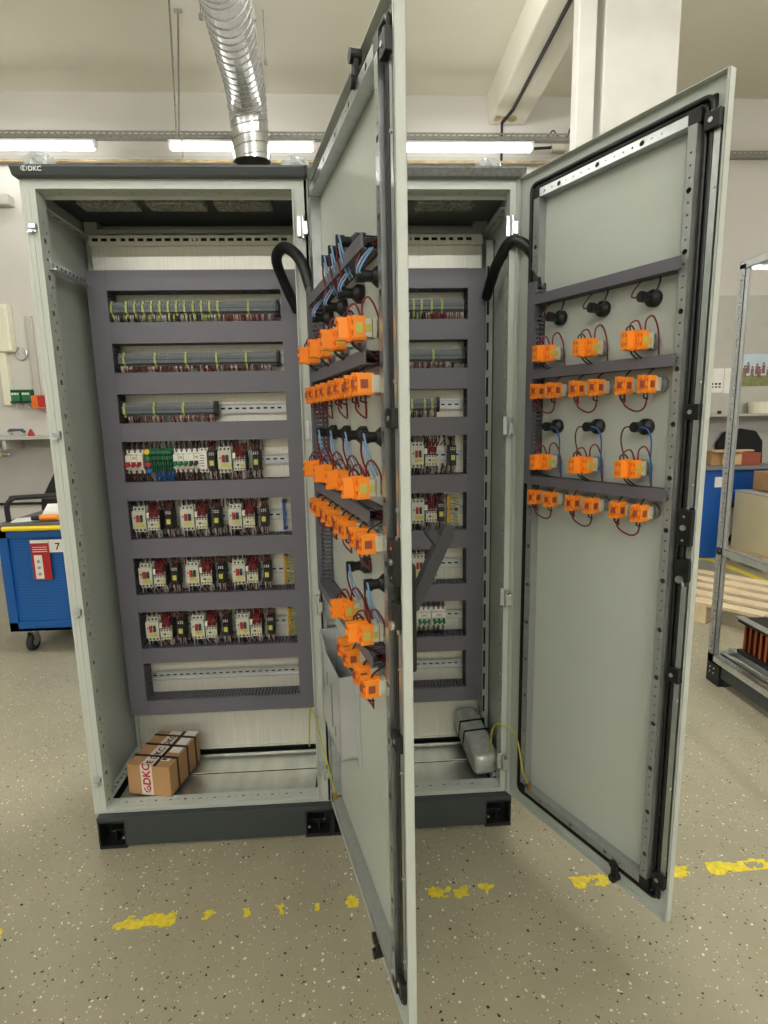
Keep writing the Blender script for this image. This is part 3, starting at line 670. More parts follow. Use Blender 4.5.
row(hL, phL, cL, 1.700, protoU, 'black pilot light', 'under the top duct', 'wide left')
row(hL, phL, cL, 1.604, protoD, 'large orange block', 'above the second duct', 'wide left')
row(hL, phL, sL, 1.500, protoS, 'small orange block', 'under the second duct', 'wide left')
row(hL, phL, cL, 1.400, protoB, 'black pilot light', 'halfway down', 'wide left')
row(hL, phL, cL, 1.302, protoD, 'large orange block', 'above the third duct', 'wide left')
row(hL, phL, sL, 1.195, protoS, 'small orange block', 'under the third duct', 'wide left')
row(hL, phL, cL[2:], 1.100, protoB, 'black pilot light', 'lowest pair', 'wide left')
row(hL, phL, cL[2:], 1.000, protoD, 'large orange block', 'above the lowest duct', 'wide left')
row(hL, phL, sL[4:], .893, protoS, 'small orange block', 'under the lowest duct', 'wide left')
# red wire loops joining two small blocks of a pair
def loops(hx, phi, cols, z, side, where, first=[None]):
    for c, nm in zip(cols, onames(len(cols))):
        lab = 'red wire loop %s, under %s of small orange blocks, %s door' % (nm, where, side)
        if first[0] is None:
            mb = MB(); mb.tube(bez([(-.031,-.036,-.018), (-.030,-.036,-.045), (-.005,-.025,-.062), (.022,-.03,-.052), (.031,-.034,-.018)]), .0022, 5)
            mb.tube(bez([(-.036,-.036,.018), (-.05,-.03,.0), (-.048,-.028,-.03), (-.033,-.03,-.04), (-.031,-.034,-.018)]), .002, 5); o = mb.build('wire_loop', 'wred', None, on_door(hx, phi, c, z), phi); tag(o, lab, 'wire', 'wire loops on the doors'); first[0] = o
        else:
            o = first[0].copy(); COL.objects.link(o); o.location = on_door(hx, phi, c, z); o.rotation_euler = (0,0,phi); o['label'] = lab
loops(hR, phR, cR, 1.502, 'narrow right', 'upper row'); loops(hR, phR, cR, 1.196, 'narrow right', 'lower row')
loops(hL, phL, cL, 1.500, 'wide left', 'upper row'); loops(hL, phL, cL, 1.195, 'wide left', 'middle row'); loops(hL, phL, cL[2:], .893, 'wide left', 'bottom row')

# ------------------------------------------------------------------ devices in the panels (local: x right from left edge, -y forward, z around centre, back at y=0)
YD = YP-.016
def stub_wires(mb, xs, z, dz, mats, y=-.03, fan=.006):
    xs = [x+d for x in xs for d in (0, .0035, -.003)]
    for x in xs:
        mb.tube(bez([(x, y, z), (x+random.uniform(-fan, fan)*.4, y+.002, z+dz*.5), (x+random.uniform(-fan, fan), y+.012, z+dz)], 4), .0017, 4, random.choice(mats))
def starter():
    t = thing('motor_starter', '', 'motor circuit breaker')
    b = MB(); w = .0435
    b.box(0, w, -.030, 0, -.043, .043, 0); b.box(.001, w-.001, -.052, -.03, -.028, .028, 0); b.box(.003, w-.003, -.042, -.03, -.040, .040, 0)
    for k in (-1, 1):
        for i in range(3): b.box(.007+.012*i, .0125+.012*i, -.0426, -.042, k*.034-.003, k*.034+.003, 1)
    b.box(.012, .038, -.0526, -.052, -.022, -.012, 2); b.box(.006, .010, -.0526, -.052, .004, .009, 1)
    b.build('breaker_body', ['beige','black','olive'], t)
    b = MB(); b.box(.014, .023, -.060, -.052, -.006, .016, 0); b.build('stop_button', 'red', t, bevel=.0015)
    b = MB(); b.box(.026, .034, -.058, -.052, -.006, .016, 0); b.build('start_button', 'termd', t, bevel=.0015)
    b = MB(); stub_wires(b, [.008+.012*i+d for i in range(3) for d in (-.003, .003)], -.04, -.030, (0,0,1,2), fan=.01); stub_wires(b, [.010+.012*i for i in range(3)], .04, .028, (0,0,1,2), fan=.01); b.build('wires', ['wblack','wbrown','wwhite'], t, kind='stuff')
    t.scale = (1.12, 1.05, 1.12)
    return t
def contactor():
    t = thing('contactor', '', 'contactor')
    b = MB(); w = .043
    b.box(0, w, -.045, 0, -.034, .034, 0); b.box(-.001, w+.001, -.03, 0, -.012, .012, 0); b.build('contactor_base', 'black', t, bevel=.001)
    b = MB(); b.box(.001, w-.002, -.054, -.045, -.032, .006, 0)
    for r in range(2):
        for i in range(4): b.box(.0045+.010*i, .009+.010*i, -.0547, -.054, -.028+r*.028, -.023+r*.028, 1)
    b.box(.012, .020, -.0547, -.054, -.015, -.009, 1); b.box(.024, .037, -.0547, -.054, -.018, -.008, 2); b.build('front_plate', ['beige','black','olive'], t)
    b = MB(); b.box(-.003, .008, -.050, -.04, .010, .030, 0); b.build('plug_block', 'white', t, bevel=.001)
    b = MB()
    for i in range(9):
        x = .008+.004*i; b.tube(bez([(x, -.046, .008), (x+random.uniform(-.004,.004), -.056, .024), (x+random.uniform(-.006,.006), -.045, .042), (x+random.uniform(-.01,.01), -.02, .062)], 8), .0018, 4, 0)
    for i in range(4): b.box(.010+.009*i, .014+.009*i, -.052, -.046, .011, .020, 1)
    stub_wires(b, [.006+.007*i for i in range(5)], -.03, -.038, (0, 2, 1), fan=.012)
    b.build('wires', ['wred','wwhite','wblack'], t, kind='stuff'); return t
def relay():
    t = thing('relay', '', 'relay')
    b = MB(); b.box(0, .0265, -.040, 0, -.036, .036, 0); b.box(.002, .0245, -.050, -.04, -.026, .014, 0); b.box(.001, .0255, -.046, -.04, .018, .033, 0)
    for i in range(3):
        b.box(.004+.007*i, .0075+.007*i, -.0466, -.046, .026, .029, 1); b.box(.004+.007*i, .0075+.007*i, -.0466, -.046, .020, .023, 1)
    b.build('relay_body', ['black','white'], t)
    b = MB(); b.box(.006, .020, -.0512, -.050, -.016, .002); b.build('label_window', 'olive', t)
    b = MB(); stub_wires(b, [.004+.006*i for i in range(4)], -.034, -.034, (0,1,2), fan=.006); stub_wires(b, [.006+.007*i for i in range(3)], .034, .034, (0,1), fan=.006); b.build('wires', ['wblack','wred','wwhite'], t, kind='stuff')
    return t
def breaker(poles, tog, w=.0177):
    t = thing('circuit_breaker', '', 'circuit breaker'); W = poles*w
    b = MB(); b.prism([(0,-.0425),(-.028,-.0425),(-.030,-.026),(-.046,-.026),(-.046,.022),(-.030,.026),(-.030,.0425),(0,.0425)], (0,0,0), (0,1,0), (0,0,1), (W,0,0), 0)
    for i in range(poles):
        c = w*(i+.5)
        for z in (.034, -.034): b.box(c-.003, c+.003, -.0315, -.028, z-.003, z+.003, 1)
        b.box(c-.006, c+.006, -.0465, -.046, .009, .017, 2 if i % 2 else 0)
        if i: b.box(w*i-.0004, w*i+.0004, -.0465, -.030, -.026, .024, 1)
    b.build('breaker_body', ['white','black','olive'], t)
    b = MB()
    for i in range(poles): c = w*(i+.5); b.box(c-.005, c+.005, -.060, -.045, -.012, .000); b.box(c-.004, c+.004, -.064, -.058, -.018, -.008)
    b.box(w*.3, W-w*.3, -.058, -.052, -.014, -.008) if poles > 1 else None
    b.build('toggle', tog, t, bevel=.001)
    b = MB(); stub_wires(b, [w*(i+.5) for i in range(poles)], -.038, -.034, (0,1), fan=.006); stub_wires(b, [w*(i+.5) for i in range(poles)], .038, .032, (0,1), fan=.006); b.build('wires', ['wblack','wbrown'], t, kind='stuff')
    return t
def terminal_row(name, L, marks, end, label, loc, wires=1):
    t = thing(name, label, 'terminal block row', loc, 0, 'rows of terminal blocks')
    prof = [(0,-.0225),(-.030,-.0225),(-.032,-.014),(-.040,-.012),(-.040,.010),(-.034,.013),(-.032,.0225),(0,.0225)]
    p2 = [(0,-.0215),(-.028,-.0215),(-.029,-.013),(-.034,-.011),(-.034,.009),(-.031,.012),(-.029,.0215),(0,.0215)]
    b = MB(); n = int(L/.006)
    for i in range(n): b.prism(prof, (i*.006, 0, 0), (0,1,0), (0,0,1), (.0050,0,0), 0)
    b.prism(p2, (0,0,0), (0,1,0), (0,0,1), (n*.006,0,0), 1)
    b.box(0, n*.006, -.0405, -.040, -.001, .001, 1); b.box(0, n*.006, -.0335, -.032, -.018, -.0155, 1); b.box(0, n*.006, -.0375, -.034, .0115, .014, 2)
    b.build('terminal_blocks', ['term','termd','greytop'], t)
    for x in marks:
        b = MB(); b.prism([(p[0]*1.12, p[1]*1.12) for p in prof], (x, 0, 0), (0,1,0), (0,0,1), (.0065,0,0)); b.build('earth_terminal', 'ygreen', t)
    if end:
        b = MB(); b.prism([(p[0]*1.15, p[1]*1.15) for p in prof], (n*.006, 0, 0), (0,1,0), (0,0,1), (.010,0,0)); b.build('end_stop', 'black', t, bevel=.001)
    b = MB(); x = .004
    while x < L-.004:
        if wires == 1 or (int(x/.0467) % 2 == 0) or random.random() < .6:
            q = random.random(); mi = (0 if q < .5 else 1 if q < .7 else 2) if wires != 1 else (0 if x > L*.66 and q < .7 else 1 if q < .5 else 3 if q < .7 else 2)
            b.tube(bez([(x, -.028, -.020), (x+random.uniform(-.002,.002), -.034, -.030), (x+random.uniform(-.004,.004), -.016, -.052)], 4), .0017, 4, mi)
            if random.random() < .4: b.tube([(x, -.028, -.022), (x, -.033, -.030)], .0022, 4, 2)
        x += .0042
    b.build('wires', ['wred','wblack','wwhite','ygreen'], t, kind='stuff'); return t
zc = [(a+b_)/2-.004 for a, b_ in WIN]
px = lambda p, y=.25: None
terminal_row('terminal_row', .552, [.003]+[.052+.0275*i for i in range(12)]+[.456], True, 'terminal block row with many yellow-green earths, top window of the wide enclosure', (.118, YD, zc[0]+.001), 1)
terminal_row('terminal_row', .535, [.016,.12,.223,.327,.427], True, 'terminal block row with red wires, second window of the wide enclosure', (.130, YD, zc[1]), 2)
terminal_row('terminal_row', .316, [.006,.106,.205], True, 'shorter terminal block row, third window of the wide enclosure', (.126, YD, zc[2]), 2)
terminal_row('terminal_row', .378, [.03,.057,.085,.112,.14,.17,.20,.227,.262,.298], False, 'terminal block row with yellow-green earths, top window of the narrow enclosure', (RX+.13, YD, zc[0]+.001), 1)
terminal_row('terminal_row', .372, [.06,.163,.267], True, 'terminal block row with red wires, second window of the narrow enclosure', (RX+.13, YD, zc[1]), 2)
terminal_row('terminal_row', .288, [.10,.19,.235,.262], True, 'shorter terminal block row, third window of the narrow enclosure', (RX+.13, YD, zc[2]), 2)

pS, pC, pR = starter(), contactor(), relay()
rowname = {3: 'fourth', 4: 'fifth', 5: 'sixth', 6: 'seventh'}
pos3 = ['left', 'middle', 'right']
def trio(x0, pitch, w, k0, n, enc, order=None, rel=True):
    z = zc[w]+.004
    for i in range(n):
        x = x0+pitch*i; nm = (order or pos3)[i]
        place(pS, (x, YD, z), 0, '%s ivory motor breaker with red button, %s window of the %s enclosure' % (nm, rowname[w], enc), 'motor breakers in the enclosures')
        place(pC, (x+.052, YD, z-.006), 0, '%s contactor fed by dark red wires, %s window of the %s enclosure' % (nm, rowname[w], enc), 'contactors in the enclosures')
        if rel: place(pR, (x+.112, YD, z-.003), 0, '%s black relay with yellow label, %s window of the %s enclosure' % (nm, rowname[w], enc), 'relays in the enclosures')
trio(.130, .168, 4, 0, 3, 'wide'); trio(.134, .166, 5, 0, 3, 'wide'); trio(.140, .164, 6, 0, 3, 'wide')
z3 = zc[3]+.004
place(pS, (.443, YD, z3), 0, 'only ivory motor breaker with red button, fourth window of the wide enclosure', 'motor breakers in the enclosures')
place(pC, (.497, YD, z3-.006), 0, 'only contactor with dark red wires, fourth window of the wide enclosure', 'contactors in the enclosures')
place(pR, (.408, YD, z3-.003), 0, 'black relay between white module and motor breaker, fourth window of the wide enclosure', 'relays in the enclosures')
place(pR, (.562, YD, z3-.003), 0, 'last black relay on the right, fourth window of the wide enclosure', 'relays in the enclosures')
p3r = breaker(3, 'red', .0195); p3r.location = (.124, YD, z3); p3r['label'] = 'white three-pole switch with red toggles, fourth window of the wide enclosure'
t = p3r.copy() if False else None
p3g = breaker(3, 'green'); p3g.location = (.288, YD, z3); p3g['label'] = 'white three-pole breaker with green toggles, fourth window of the wide enclosure'
p2b = breaker(2, 'termd'); p2b.location = (.342, YD, z3); p2b['label'] = 'white two-pole breaker with dark toggles, fourth window of the wide enclosure'
# white module
t = thing('power_module', 'slim white stepped module left of the black relay, fourth window of the wide enclosure', 'module', (.378, YD, z3))
b = MB(); b.box(0, .028, -.030, 0, -.043, .043, 0); b.box(.001, .027, -.05, -.03, -.030, .034, 0)
for i in range(2):
    for z in (.037, -.037): b.box(.005+.012*i, .010+.012*i, -.031, -.030, z-.003, z+.003, 1)
for k in range(5): b.box(.004, .018, -.0506, -.05, -.02+.009*k, -.0175+.009*k, 1)
b.build('module_body', ['white','termd'], t, bevel=.001)
# green distribution block with coloured caps
t = thing('distribution_block', 'green comb distribution block with yellow, green, red and blue caps, fourth window', 'distribution block', (.190, YD, z3))
b = MB(); b.box(0, .094, -.024, 0, -.040, .044, 0)
for k in range(4): zz = .032-.020*k; b.box(.018, .092, -.042+.004*k, -.02, zz-.006, zz+.006, 0); b.box(.018, .094, -.03, -.02, zz-.010, zz-.007, 1)
for k in range(9): b.box(.021+.008*k, .024+.008*k, -.040, -.024, -.036, .040, 1) if k % 2 else b.box(.021+.008*k, .0225+.008*k, -.044, -.024, -.036, .040, 0)
b.build('comb_body', ['green','termd'], t)
for k, cn in enumerate(('yellow','green','red','blue')):
    b = MB(); b.cyl((.009, -.024, .034-.022*k), (.009, -.046+.002*k, .034-.022*k), .0095, 14); b.build('cap', cn, t, label='%s round cap' % cn)
b = MB(); stub_wires(b, [.03+.006*i for i in range(11)], -.038, -.034, (0,0,1), fan=.006); b.build('wires', ['blue','wblack'], t, kind='stuff')
# fill wires over fourth row (from upper duct)
# right enclosure devices
for w in (3, 4, 5):
    trio(RX+.315, .17, w, 0, 1, 'narrow', [''] if False else ['visible'], rel=False)
place(pR, (RX+.455, YD, zc[3]), 0, 'tall dark relay at the right end, fourth window of the narrow enclosure', 'relays in the enclosures')
place(pR, (RX+.412, YD, zc[4]), 0, 'relay left of the brass earth bar, fifth window of the narrow enclosure', 'relays in the enclosures')
for i, x in enumerate((RX+.333, RX+.389)):
    d_ = dup(p3g, (x, YD, zc[6]+.004), 'white three-pole green toggle breaker, %s of the pair in seventh window of narrow enclosure' % ('left', 'right')[i])
for o in (p3r, p3g, p2b): o['group'] = 'circuit breakers in the enclosures'
# earth bars with yellow-green wires
def earth_bar(x, z, label, yel=True):
    t = thing('earth_bar', label, 'earth bar', (x, YP, z))
    b = MB(); b.box(0, .010, -.030, -.022, -.055, .055, 0)
    for k in range(9): b.cyl((.005, -.030, -.048+.012*k), (.005, -.036, -.048+.012*k), .0035, 8)
    b.build('bar', 'brass' if yel else 'blue', t)
    for k in (-1, 1): b = MB(); b.box(-.002, .012, -.022, 0, k*.05-.005, k*.05+.005); b.build('stand_off', 'black', t)
    if yel:
        b = MB()
        for k in range(9): zz = -.048+.012*k; b.tube(bez([(.008, -.032, zz), (.020, -.036, zz+.003), (.034, -.02, zz-.004), (.046, -.01, zz-.006)]), .002, 5, 0)
        b.build('earth_wires', 'wyg', t, kind='stuff')
    return t
earth_bar(.650, zc[5], 'brass earth bar with yellow wires, sixth window of the wide enclosure'); earth_bar(.655, zc[6], 'brass earth bar without wires, seventh window of the wide enclosure')['label']
earth_bar(.655, zc[4], 'dark blue neutral bar, fifth window of the wide enclosure', False); earth_bar(RX+.452, zc[4], 'brass earth bar with yellow wires, fifth window of the narrow enclosure')

for enc, ranges in ((encL, {3: (.13, .60), 4: (.13, .60), 5: (.13, .60), 6: (.14, .60)}), (encR, {3: (.31, .46), 4: (.31, .44), 5: (.31, .42)})):
    mp_ = [o for o in enc.children if o.name.startswith('mounting_plate')][0]
    for w, (xa, xb) in ranges.items():
        b = MB(); z0, z1 = WIN[w]
        for k in range(int((xb-xa)/.0065)):
            x = xa+.0065*k+random.uniform(-.002, .002)
            for (za, zb) in ((z1+.002, z1-.040), (z0-.002, z0+.036)):
                if random.random() < .75: b.tube(bez([(x, YP-.022, za), (x+random.uniform(-.008,.008), YP-.030, (za+zb)/2), (x+random.uniform(-.010,.010), YP-.020, zb)], 4), .0021, 4, random.choice((0,0,0,1,2,2,3)))
        b.build('wires', ['wblack','wred','wbrown','termd'], mp_, kind='stuff')

# ------------------------------------------------------------------ conduits, earth cables
b = MB(); ribbed(b, bez([(.748,.195,1.79), (.722,.15,1.85), (.700,.08,1.92), (.735,.0,1.935), (.784,-.055,1.885), (.812,-.075,1.80)], 40), .0165, 0, 14)
tag(b.build('flexible_conduit', 'black'), 'black corrugated conduit looping from the wide enclosure onto its open door', 'conduit')
e_ = on_door(hR, phR, .103, 1.79, -.012)
b = MB(); ribbed(b, bez([(RX+.575,.20,1.83), (RX+.573,.13,1.865), (RX+.572,.04,1.90), (RX+.60,-.02,1.945), (RX+.655,-.045,1.90), e_], 44), .017, 0, 14)
tag(b.build('flexible_conduit', 'black'), 'black corrugated conduit arching from the narrow enclosure onto its open door', 'conduit')
def earth_cable(pts, label):
    b = MB(); b.tube(bez(pts, 30), .0028, 6, 0); p = Vector(pts[-1]); b.cyl(p+Vector((0,0,.012)), p-Vector((0,0,.012)), .006, 8, 1); tag(b.build('earth_cable', ['wyg','brass']), label, 'cable')
dL = lambda s, z, y=-.02: on_door(hL, phL, s, z, y)
dR = lambda s, z, y=-.02: on_door(hR, phR, s, z, y)
earth_cable([(.735,.05,.30), (.742,.03,.42), (.752,.0,.47), (.770,-.03,.44), dL(.12,.36,-.03), dL(.14,.24,-.01)], 'yellow-green earth cable from the wide enclosure to the foot of its door')
earth_cable([(RX+.575,.06,.24), (RX+.572,.03,.34), (RX+.585,-.01,.385), (RX+.635,-.04,.36), dR(.115,.28,-.03), dR(.125,.22,-.01)], 'yellow-green earth cable curving from the narrow enclosure to the foot of its door')

# ------------------------------------------------------------------ carton and foil parcel
ang = math.radians(-12)
t = thing('cardboard_box', 'brown cardboard box with black straps and red-lettered tape inside the wide enclosure', 'box', (.094, .068, ZB+.024), ang)
W_, D_, H_ = .160, .215, .112
b = MB(); b.box(0, W_, 0, D_, 0, H_, 0); b.box(0, W_, D_*.498, D_*.502, H_, H_+.0004, 0); b.build('carton', 'carton', t, bevel=.002)
b = MB(); b.box(.050, .094, -.0008, 0, .0, H_+.0008, 0); b.box(.050, .094, -.0008, D_+.0008, H_, H_+.0008, 0)
text_into(b, 'DKC', .040, (.086, -.0010, .038), (0,0,1), (-1,0,0), 1, .0012); 
b.tube([(.073+.012*math.sin(a), -.0014, .026+.014*math.cos(a)) for a in [k*PI/8+PI*.15 for k in range(12)]], .0018, 4, 1); b.tube([(.077+.006*math.sin(a), -.0014, .028+.007*math.cos(a)) for a in [k*PI/6 for k in range(12)]], .0015, 4, 1, closed=True)
text_into(b, 'E DKC DKC', .034, (.087, .012, H_+.0009), (0,1,0), (-1,0,0), 2, .0008)
b.build('printed_tape', ['tape','redink','blackink'], t)
b = MB()
for y in (.055, .125, .185): b.box(-.002, W_+.002, y-.004, y+.004, H_, H_+.003); b.box(-.002, 0, y-.004, y+.004, 0, H_+.003); b.box(W_, W_+.002, y-.004, y+.004, 0, H_+.003)
b.box(.100, .107, 0, D_+.002, H_, H_+.0035); b.box(.100, .107, D_, D_+.002, 0, H_+.003); b.build('strap', 'black', t)
b = MB(); b.box(.112, .150, .085, .118, H_, H_+.001, 0); b.box(.112, .150, .132, .178, H_, H_+.001, 0); b.box(.105, .140, .035, .050, H_, H_+.001, 0); b.box(.110, .128, .037, .048, H_+.001, H_+.0013, 1); b.box(.112, .155, .19, .225, H_, H_+.001, 0); b.build('shipping_label', ['paper','blackink'], t)
# foil parcel leaning back
t = thing('wrapped_parcel', 'long parcel wrapped in silver bubble foil with two black straps inside the narrow enclosure', 'parcel', (1.325, .055, ZB+.022))
Rm = Matrix.Rotation(math.radians(8), 4, 'Z') @ Matrix.Rotation(math.radians(14), 4, 'X')
def xbox(mb, x0, x1, y0, y1, z0, z1, m=0, n=1):
    O = Rm @ Vector((x0,y0,z0)); mb.vbox(O, Rm @ Vector((x1-x0,0,0)), Rm @ Vector((0,y1-y0,0)), Rm @ Vector((0,0,z1-z0)), m)
b = MB(); nx, ny, nz = 6, 16, 5; Wp, Dp_, Hp = .088, .26, .085; grid = {}
vs = []; fs = []
def pv(i, j, k):
    key = (i, j, k)
    if key not in grid:
        x, y, z = Wp*i/nx, Dp_*j/ny, Hp*k/nz; c = Vector((Wp/2, Dp_/2, Hp/2)); p = Vector((x, y, z))
        cn = sum(1 for a, n_ in ((i,nx),(j,ny),(k,nz)) if a in (0, n_)); p = c+(p-c)*(1-.05*(cn-1))
        nv = noise.noise_vector(p*45)*.004; p = p+nv; grid[key] = len(vs); vs.append(Rm @ p)
    return grid[key]
for i in range(nx):
    for j in range(ny): fs += [(pv(i,j,0), pv(i,j+1,0), pv(i+1,j+1,0), pv(i+1,j,0)), (pv(i,j,nz), pv(i+1,j,nz), pv(i+1,j+1,nz), pv(i,j+1,nz))]
for i in range(nx):
    for k in range(nz): fs += [(pv(i,0,k), pv(i+1,0,k), pv(i+1,0,k+1), pv(i,0,k+1)), (pv(i,ny,k), pv(i,ny,k+1), pv(i+1,ny,k+1), pv(i+1,ny,k))]
for j in range(ny):
    for k in range(nz): fs += [(pv(0,j,k), pv(0,j,k+1), pv(0,j+1,k+1), pv(0,j+1,k)), (pv(nx,j,k), pv(nx,j+1,k), pv(nx,j+1,k+1), pv(nx,j,k+1))]
b.add(vs, fs, 0, True); b.build('foil_wrap', 'foil', t)
b = MB()
for y in (.135, .185):
    for a in ((-.002, Wp+.002, y-.003, y+.003, Hp-.001, Hp+.003), (-.003, 0, y-.003, y+.003, 0, Hp+.003), (Wp, Wp+.003, y-.003, y+.003, 0, Hp+.003)): xbox(b, *a)
b.build('strap', 'black', t)
# lifting eye bolts in bags on the roof
def eyebolt(loc, label):
    t = thing('lifting_eye', label, 'lifting eye', loc, 0, 'bagged lifting eyes on the roofs')
    b = MB(); b.tube([(.020*math.cos(a), 0, .030+.020*math.sin(a)) for a in [k*2*PI/20 for k in range(20)]], .006, 8, 0, closed=True); b.cyl((0,0,0), (0,0,.010), .014, 12); b.build('eye_bolt', 'zinc', t)
    b = MB(); vs = []; fs = []; n1, n2 = 9, 12
    for i in range(n1+1):
        th = PI*i/n1
        for j in range(n2):
            ph = 2*PI*j/n2; d = Vector((math.sin(th)*math.cos(ph), math.sin(th)*math.sin(ph), math.cos(th))); r = 1+.35*noise.noise(d*3+Vector(loc)*3)
            vs.append((d.x*.042*r+.006*math.sin(j), d.y*.022*r, max(0, .028+d.z*.030*r)))
    for i in range(n1):
        for j in range(n2): fs.append((i*n2+j, i*n2+(j+1) % n2, (i+1)*n2+(j+1) % n2, (i+1)*n2+j))
    b.add(vs, fs, 0, False); b.build('plastic_bag', 'bag', t); return t
e0 = eyebolt((.045, .03, ZT+.0245), 'lifting eye in clear bag above the logo, left corner of the wide roof')
dup(e0, (.772, .05, ZT+.0245), 'lifting eye in clear bag beside the hinge of the wide door'); dup(e0, (RX+.545, .06, ZT+.0245), 'lifting eye in clear bag on the right end of the narrow roof')

# ------------------------------------------------------------------ left background: bench wall and blue cart
def wb(x0, x1, y0, y1, z0, z1, name, m, label, cat, bev=0., group=None):
    b = MB(); b.box(x0, x1, y0, y1, z0, z1); return tag(b.build(name, m, bevel=bev), label, cat, group)
t = thing('electrical_box', 'cream electrical box at the top of the conduit, left edge of the photo', 'electrical box', (-2.42, 4.1, 2.13))
b = MB(); b.box(-.1, .075, -.09, 0, 0, .44); b.build('box_body', 'cream', t, bevel=.008)
b = MB(); b.box(.03, .06, -.098, -.09, .02, .42); b.build('cover_strip', 'cream', t, bevel=.003)
wb(-2.50, -2.425, 4.04, 4.1, 1.62, 2.13, 'cable_conduit', 'cream', 'wide cream cable conduit below the electrical box', 'conduit', .006)
b = MB(); pts = [(-2.298+.05*math.cos(a), 4.085, 2.12+.062*math.sin(a)) for a in [PI*.62+k*(2*PI*.86)/18 for k in range(19)]]
b.tube(pts, .008, 6); b.tube([(x, y-.008, z) for x, y, z in pts[::2]], .003, 4); tag(b.build('horseshoe', 'zinc'), 'silver horseshoe hanging on the wall right of the conduit', 'horseshoe')
wb(-2.215, -2.16, 4.07, 4.1, 1.66, 2.47, 'wall_strip', 'trim', 'narrow white vertical wall strip beside the enclosure edge', 'wall strip', .004)
# shelf with small things
t = thing('wall_shelf', 'white bench shelf on the left wall carrying small tools', 'shelf', (-2.6, 4.1, 1.29))
b = MB(); b.box(-1.5, 1.6, -.35, 0, 0, .03); b.build('shelf_board', 'trim', t, bevel=.004)
b = MB(); b.box(-1.5, 1.6, -.03, 0, -.64, 0); b.box(-1.5, 1.6, -.035, .0, -.665, -.64, 1); b.build('back_board', ['greywall','black'], t)
b = MB()
for x in (-1.2, .2, 1.4): b.box(x, x+.03, -.34, -.005, -.09, 0)
b.build('bracket', 'trim', t)
wb(-3.4, -2.48, 3.7, 3.76, 1.30, 1.38, 'wooden_batten', 'wood', 'pale wooden batten lying at the left edge of the bench shelf', 'batten', .006) if False else None
b = MB(); b.box(-2.95, -2.56, 4.0, 4.069, 1.12, 1.16, 0); b.box(-2.56, -2.50, 4.015, 4.055, 1.13, 1.15, 1); tag(b.build('wood_clamp', ['wood','zinc'], bevel=.006), 'wooden bar with a metal end sticking out at the left edge, below the shelf', 'clamp')
for i in range(2):
    t = thing('terminal_sample', '%s green and black terminal sample on the wall left of the orange box' % ('left', 'right')[i], 'terminal block', (-2.42+.10*i, 4.08, 1.66), 0, 'terminal samples on the wall')
    b = MB(); b.box(0, .085, -.05, .02, 0, .11, 0)
    for k in range(3): b.box(.008+.025*k, .026+.025*k, -.055, -.05, .06, .08, 1); b.box(.008+.025*k, .026+.025*k, -.055, -.05, .085, .1, 2)
    b.build('block_body', ['green','white','black'], t)
    b = MB(); b.box(-.005, .09, -.06, .02, -.02, 0)
    for k in range(3): b.cyl((.015+.028*k, -.03, -.02), (.015+.028*k, -.03, -.07), .004, 6, 1)
    b.build('lead', ['black','zinc'], t)
t = thing('small_parts_box', 'small orange box with a red front on the wall beside the enclosure', 'box', (-2.2, 4.08, 1.585))
b = MB(); b.box(0, .16, -.11, .02, 0, .125, 0); b.box(.06, .16, -.112, -.11, .012, .12, 1); b.build('box_body', ['orange2','red'], t, bevel=.004)
b = MB(); b.cyl((.09,-.05,0), (.09,-.05,-.05), .018, 10, 0, .008); b.build('nozzle', 'rail', t)
t = thing('stapler', 'black desk stapler standing on the white shelf', 'stapler', (-2.43, 3.93, 1.32), 0)
b = MB(); b.prism([(0,.05),(.02,.075),(.13,.072),(.155,.045),(.15,.03),(.12,.05),(.03,.045),(.01,.03)], (0,-.02,0), (1,0,0), (0,0,1), (0,.045,0)); b.build('top_arm', 'roofdark', t, bevel=.003)
b = MB(); b.box(0, .155, -.025, .03, 0, .018); b.box(.01, .03, -.02, .02, .018, .05); b.build('base', 'zinc', t, bevel=.003)
b = MB(); b.cyl((-2.20, 3.90, 1.32), (-2.20, 3.90, 1.34), .03, 12); b.cyl((-2.20, 3.90, 1.34), (-2.20, 3.90, 1.39), .03, 12, 0, .006); tag(b.build('red_pot', 'red'), 'small red pointed pot on the shelf beside the enclosure', 'pot')
b = MB(); b.cyl((-2.56, 3.86, 1.32), (-2.56, 3.86, 1.36), .035, 14); tag(b.build('tape_roll', 'black'), 'small black round thing at the left end of the shelf', 'roll')

# blue cart
t = thing('tool_cart', 'blue perforated steel cart with yellow edge on castors behind the wide enclosure', 'cart', (-.845, 2.0, 0))
cx0, cx1, cy0, cy1 = -.42, .55, -.30, .30
b = MB(); b.box(cx0, cx1, cy0, cy1, .15, .17, 0); b.box(cx0, cx0+.055, cy0, cy0+.03, .15, .80, 0); b.box(cx1-.055, cx1, cy0, cy0+.03, .15, .80, 0); b.box(cx0, cx1, cy0, cy0+.03, .15, .21, 0); b.box(cx0, cx1, cy0, cy0+.03, .75, .80, 0)
b.box(cx0, cx0+.004, cy0, cy1, .15, .80, 0); b.box(cx1-.004, cx1, cy0, cy1, .15, .80, 0); b.box(cx0, cx1, cy1-.004, cy1, .15, .80, 0); b.build('cart_body', 'cartblue', t, bevel=.004)
b = MB(); b.box(cx0+.05, cx1-.05, cy0+.018, cy0+.022, .2, .76); b.build('perforated_panel', 'bluemesh', t)
b = MB(); b.box(cx0-.012, cx1+.01, cy0-.012, cy1+.01, .80, .838); b.build('worktop', 'roofdark', t, bevel=.006)
b = MB(); b.cyl((cx0+.05, cy0-.022, .812), (cx1, cy0-.022, .812), .015, 12); b.build('edge_bumper', 'yellow', t)
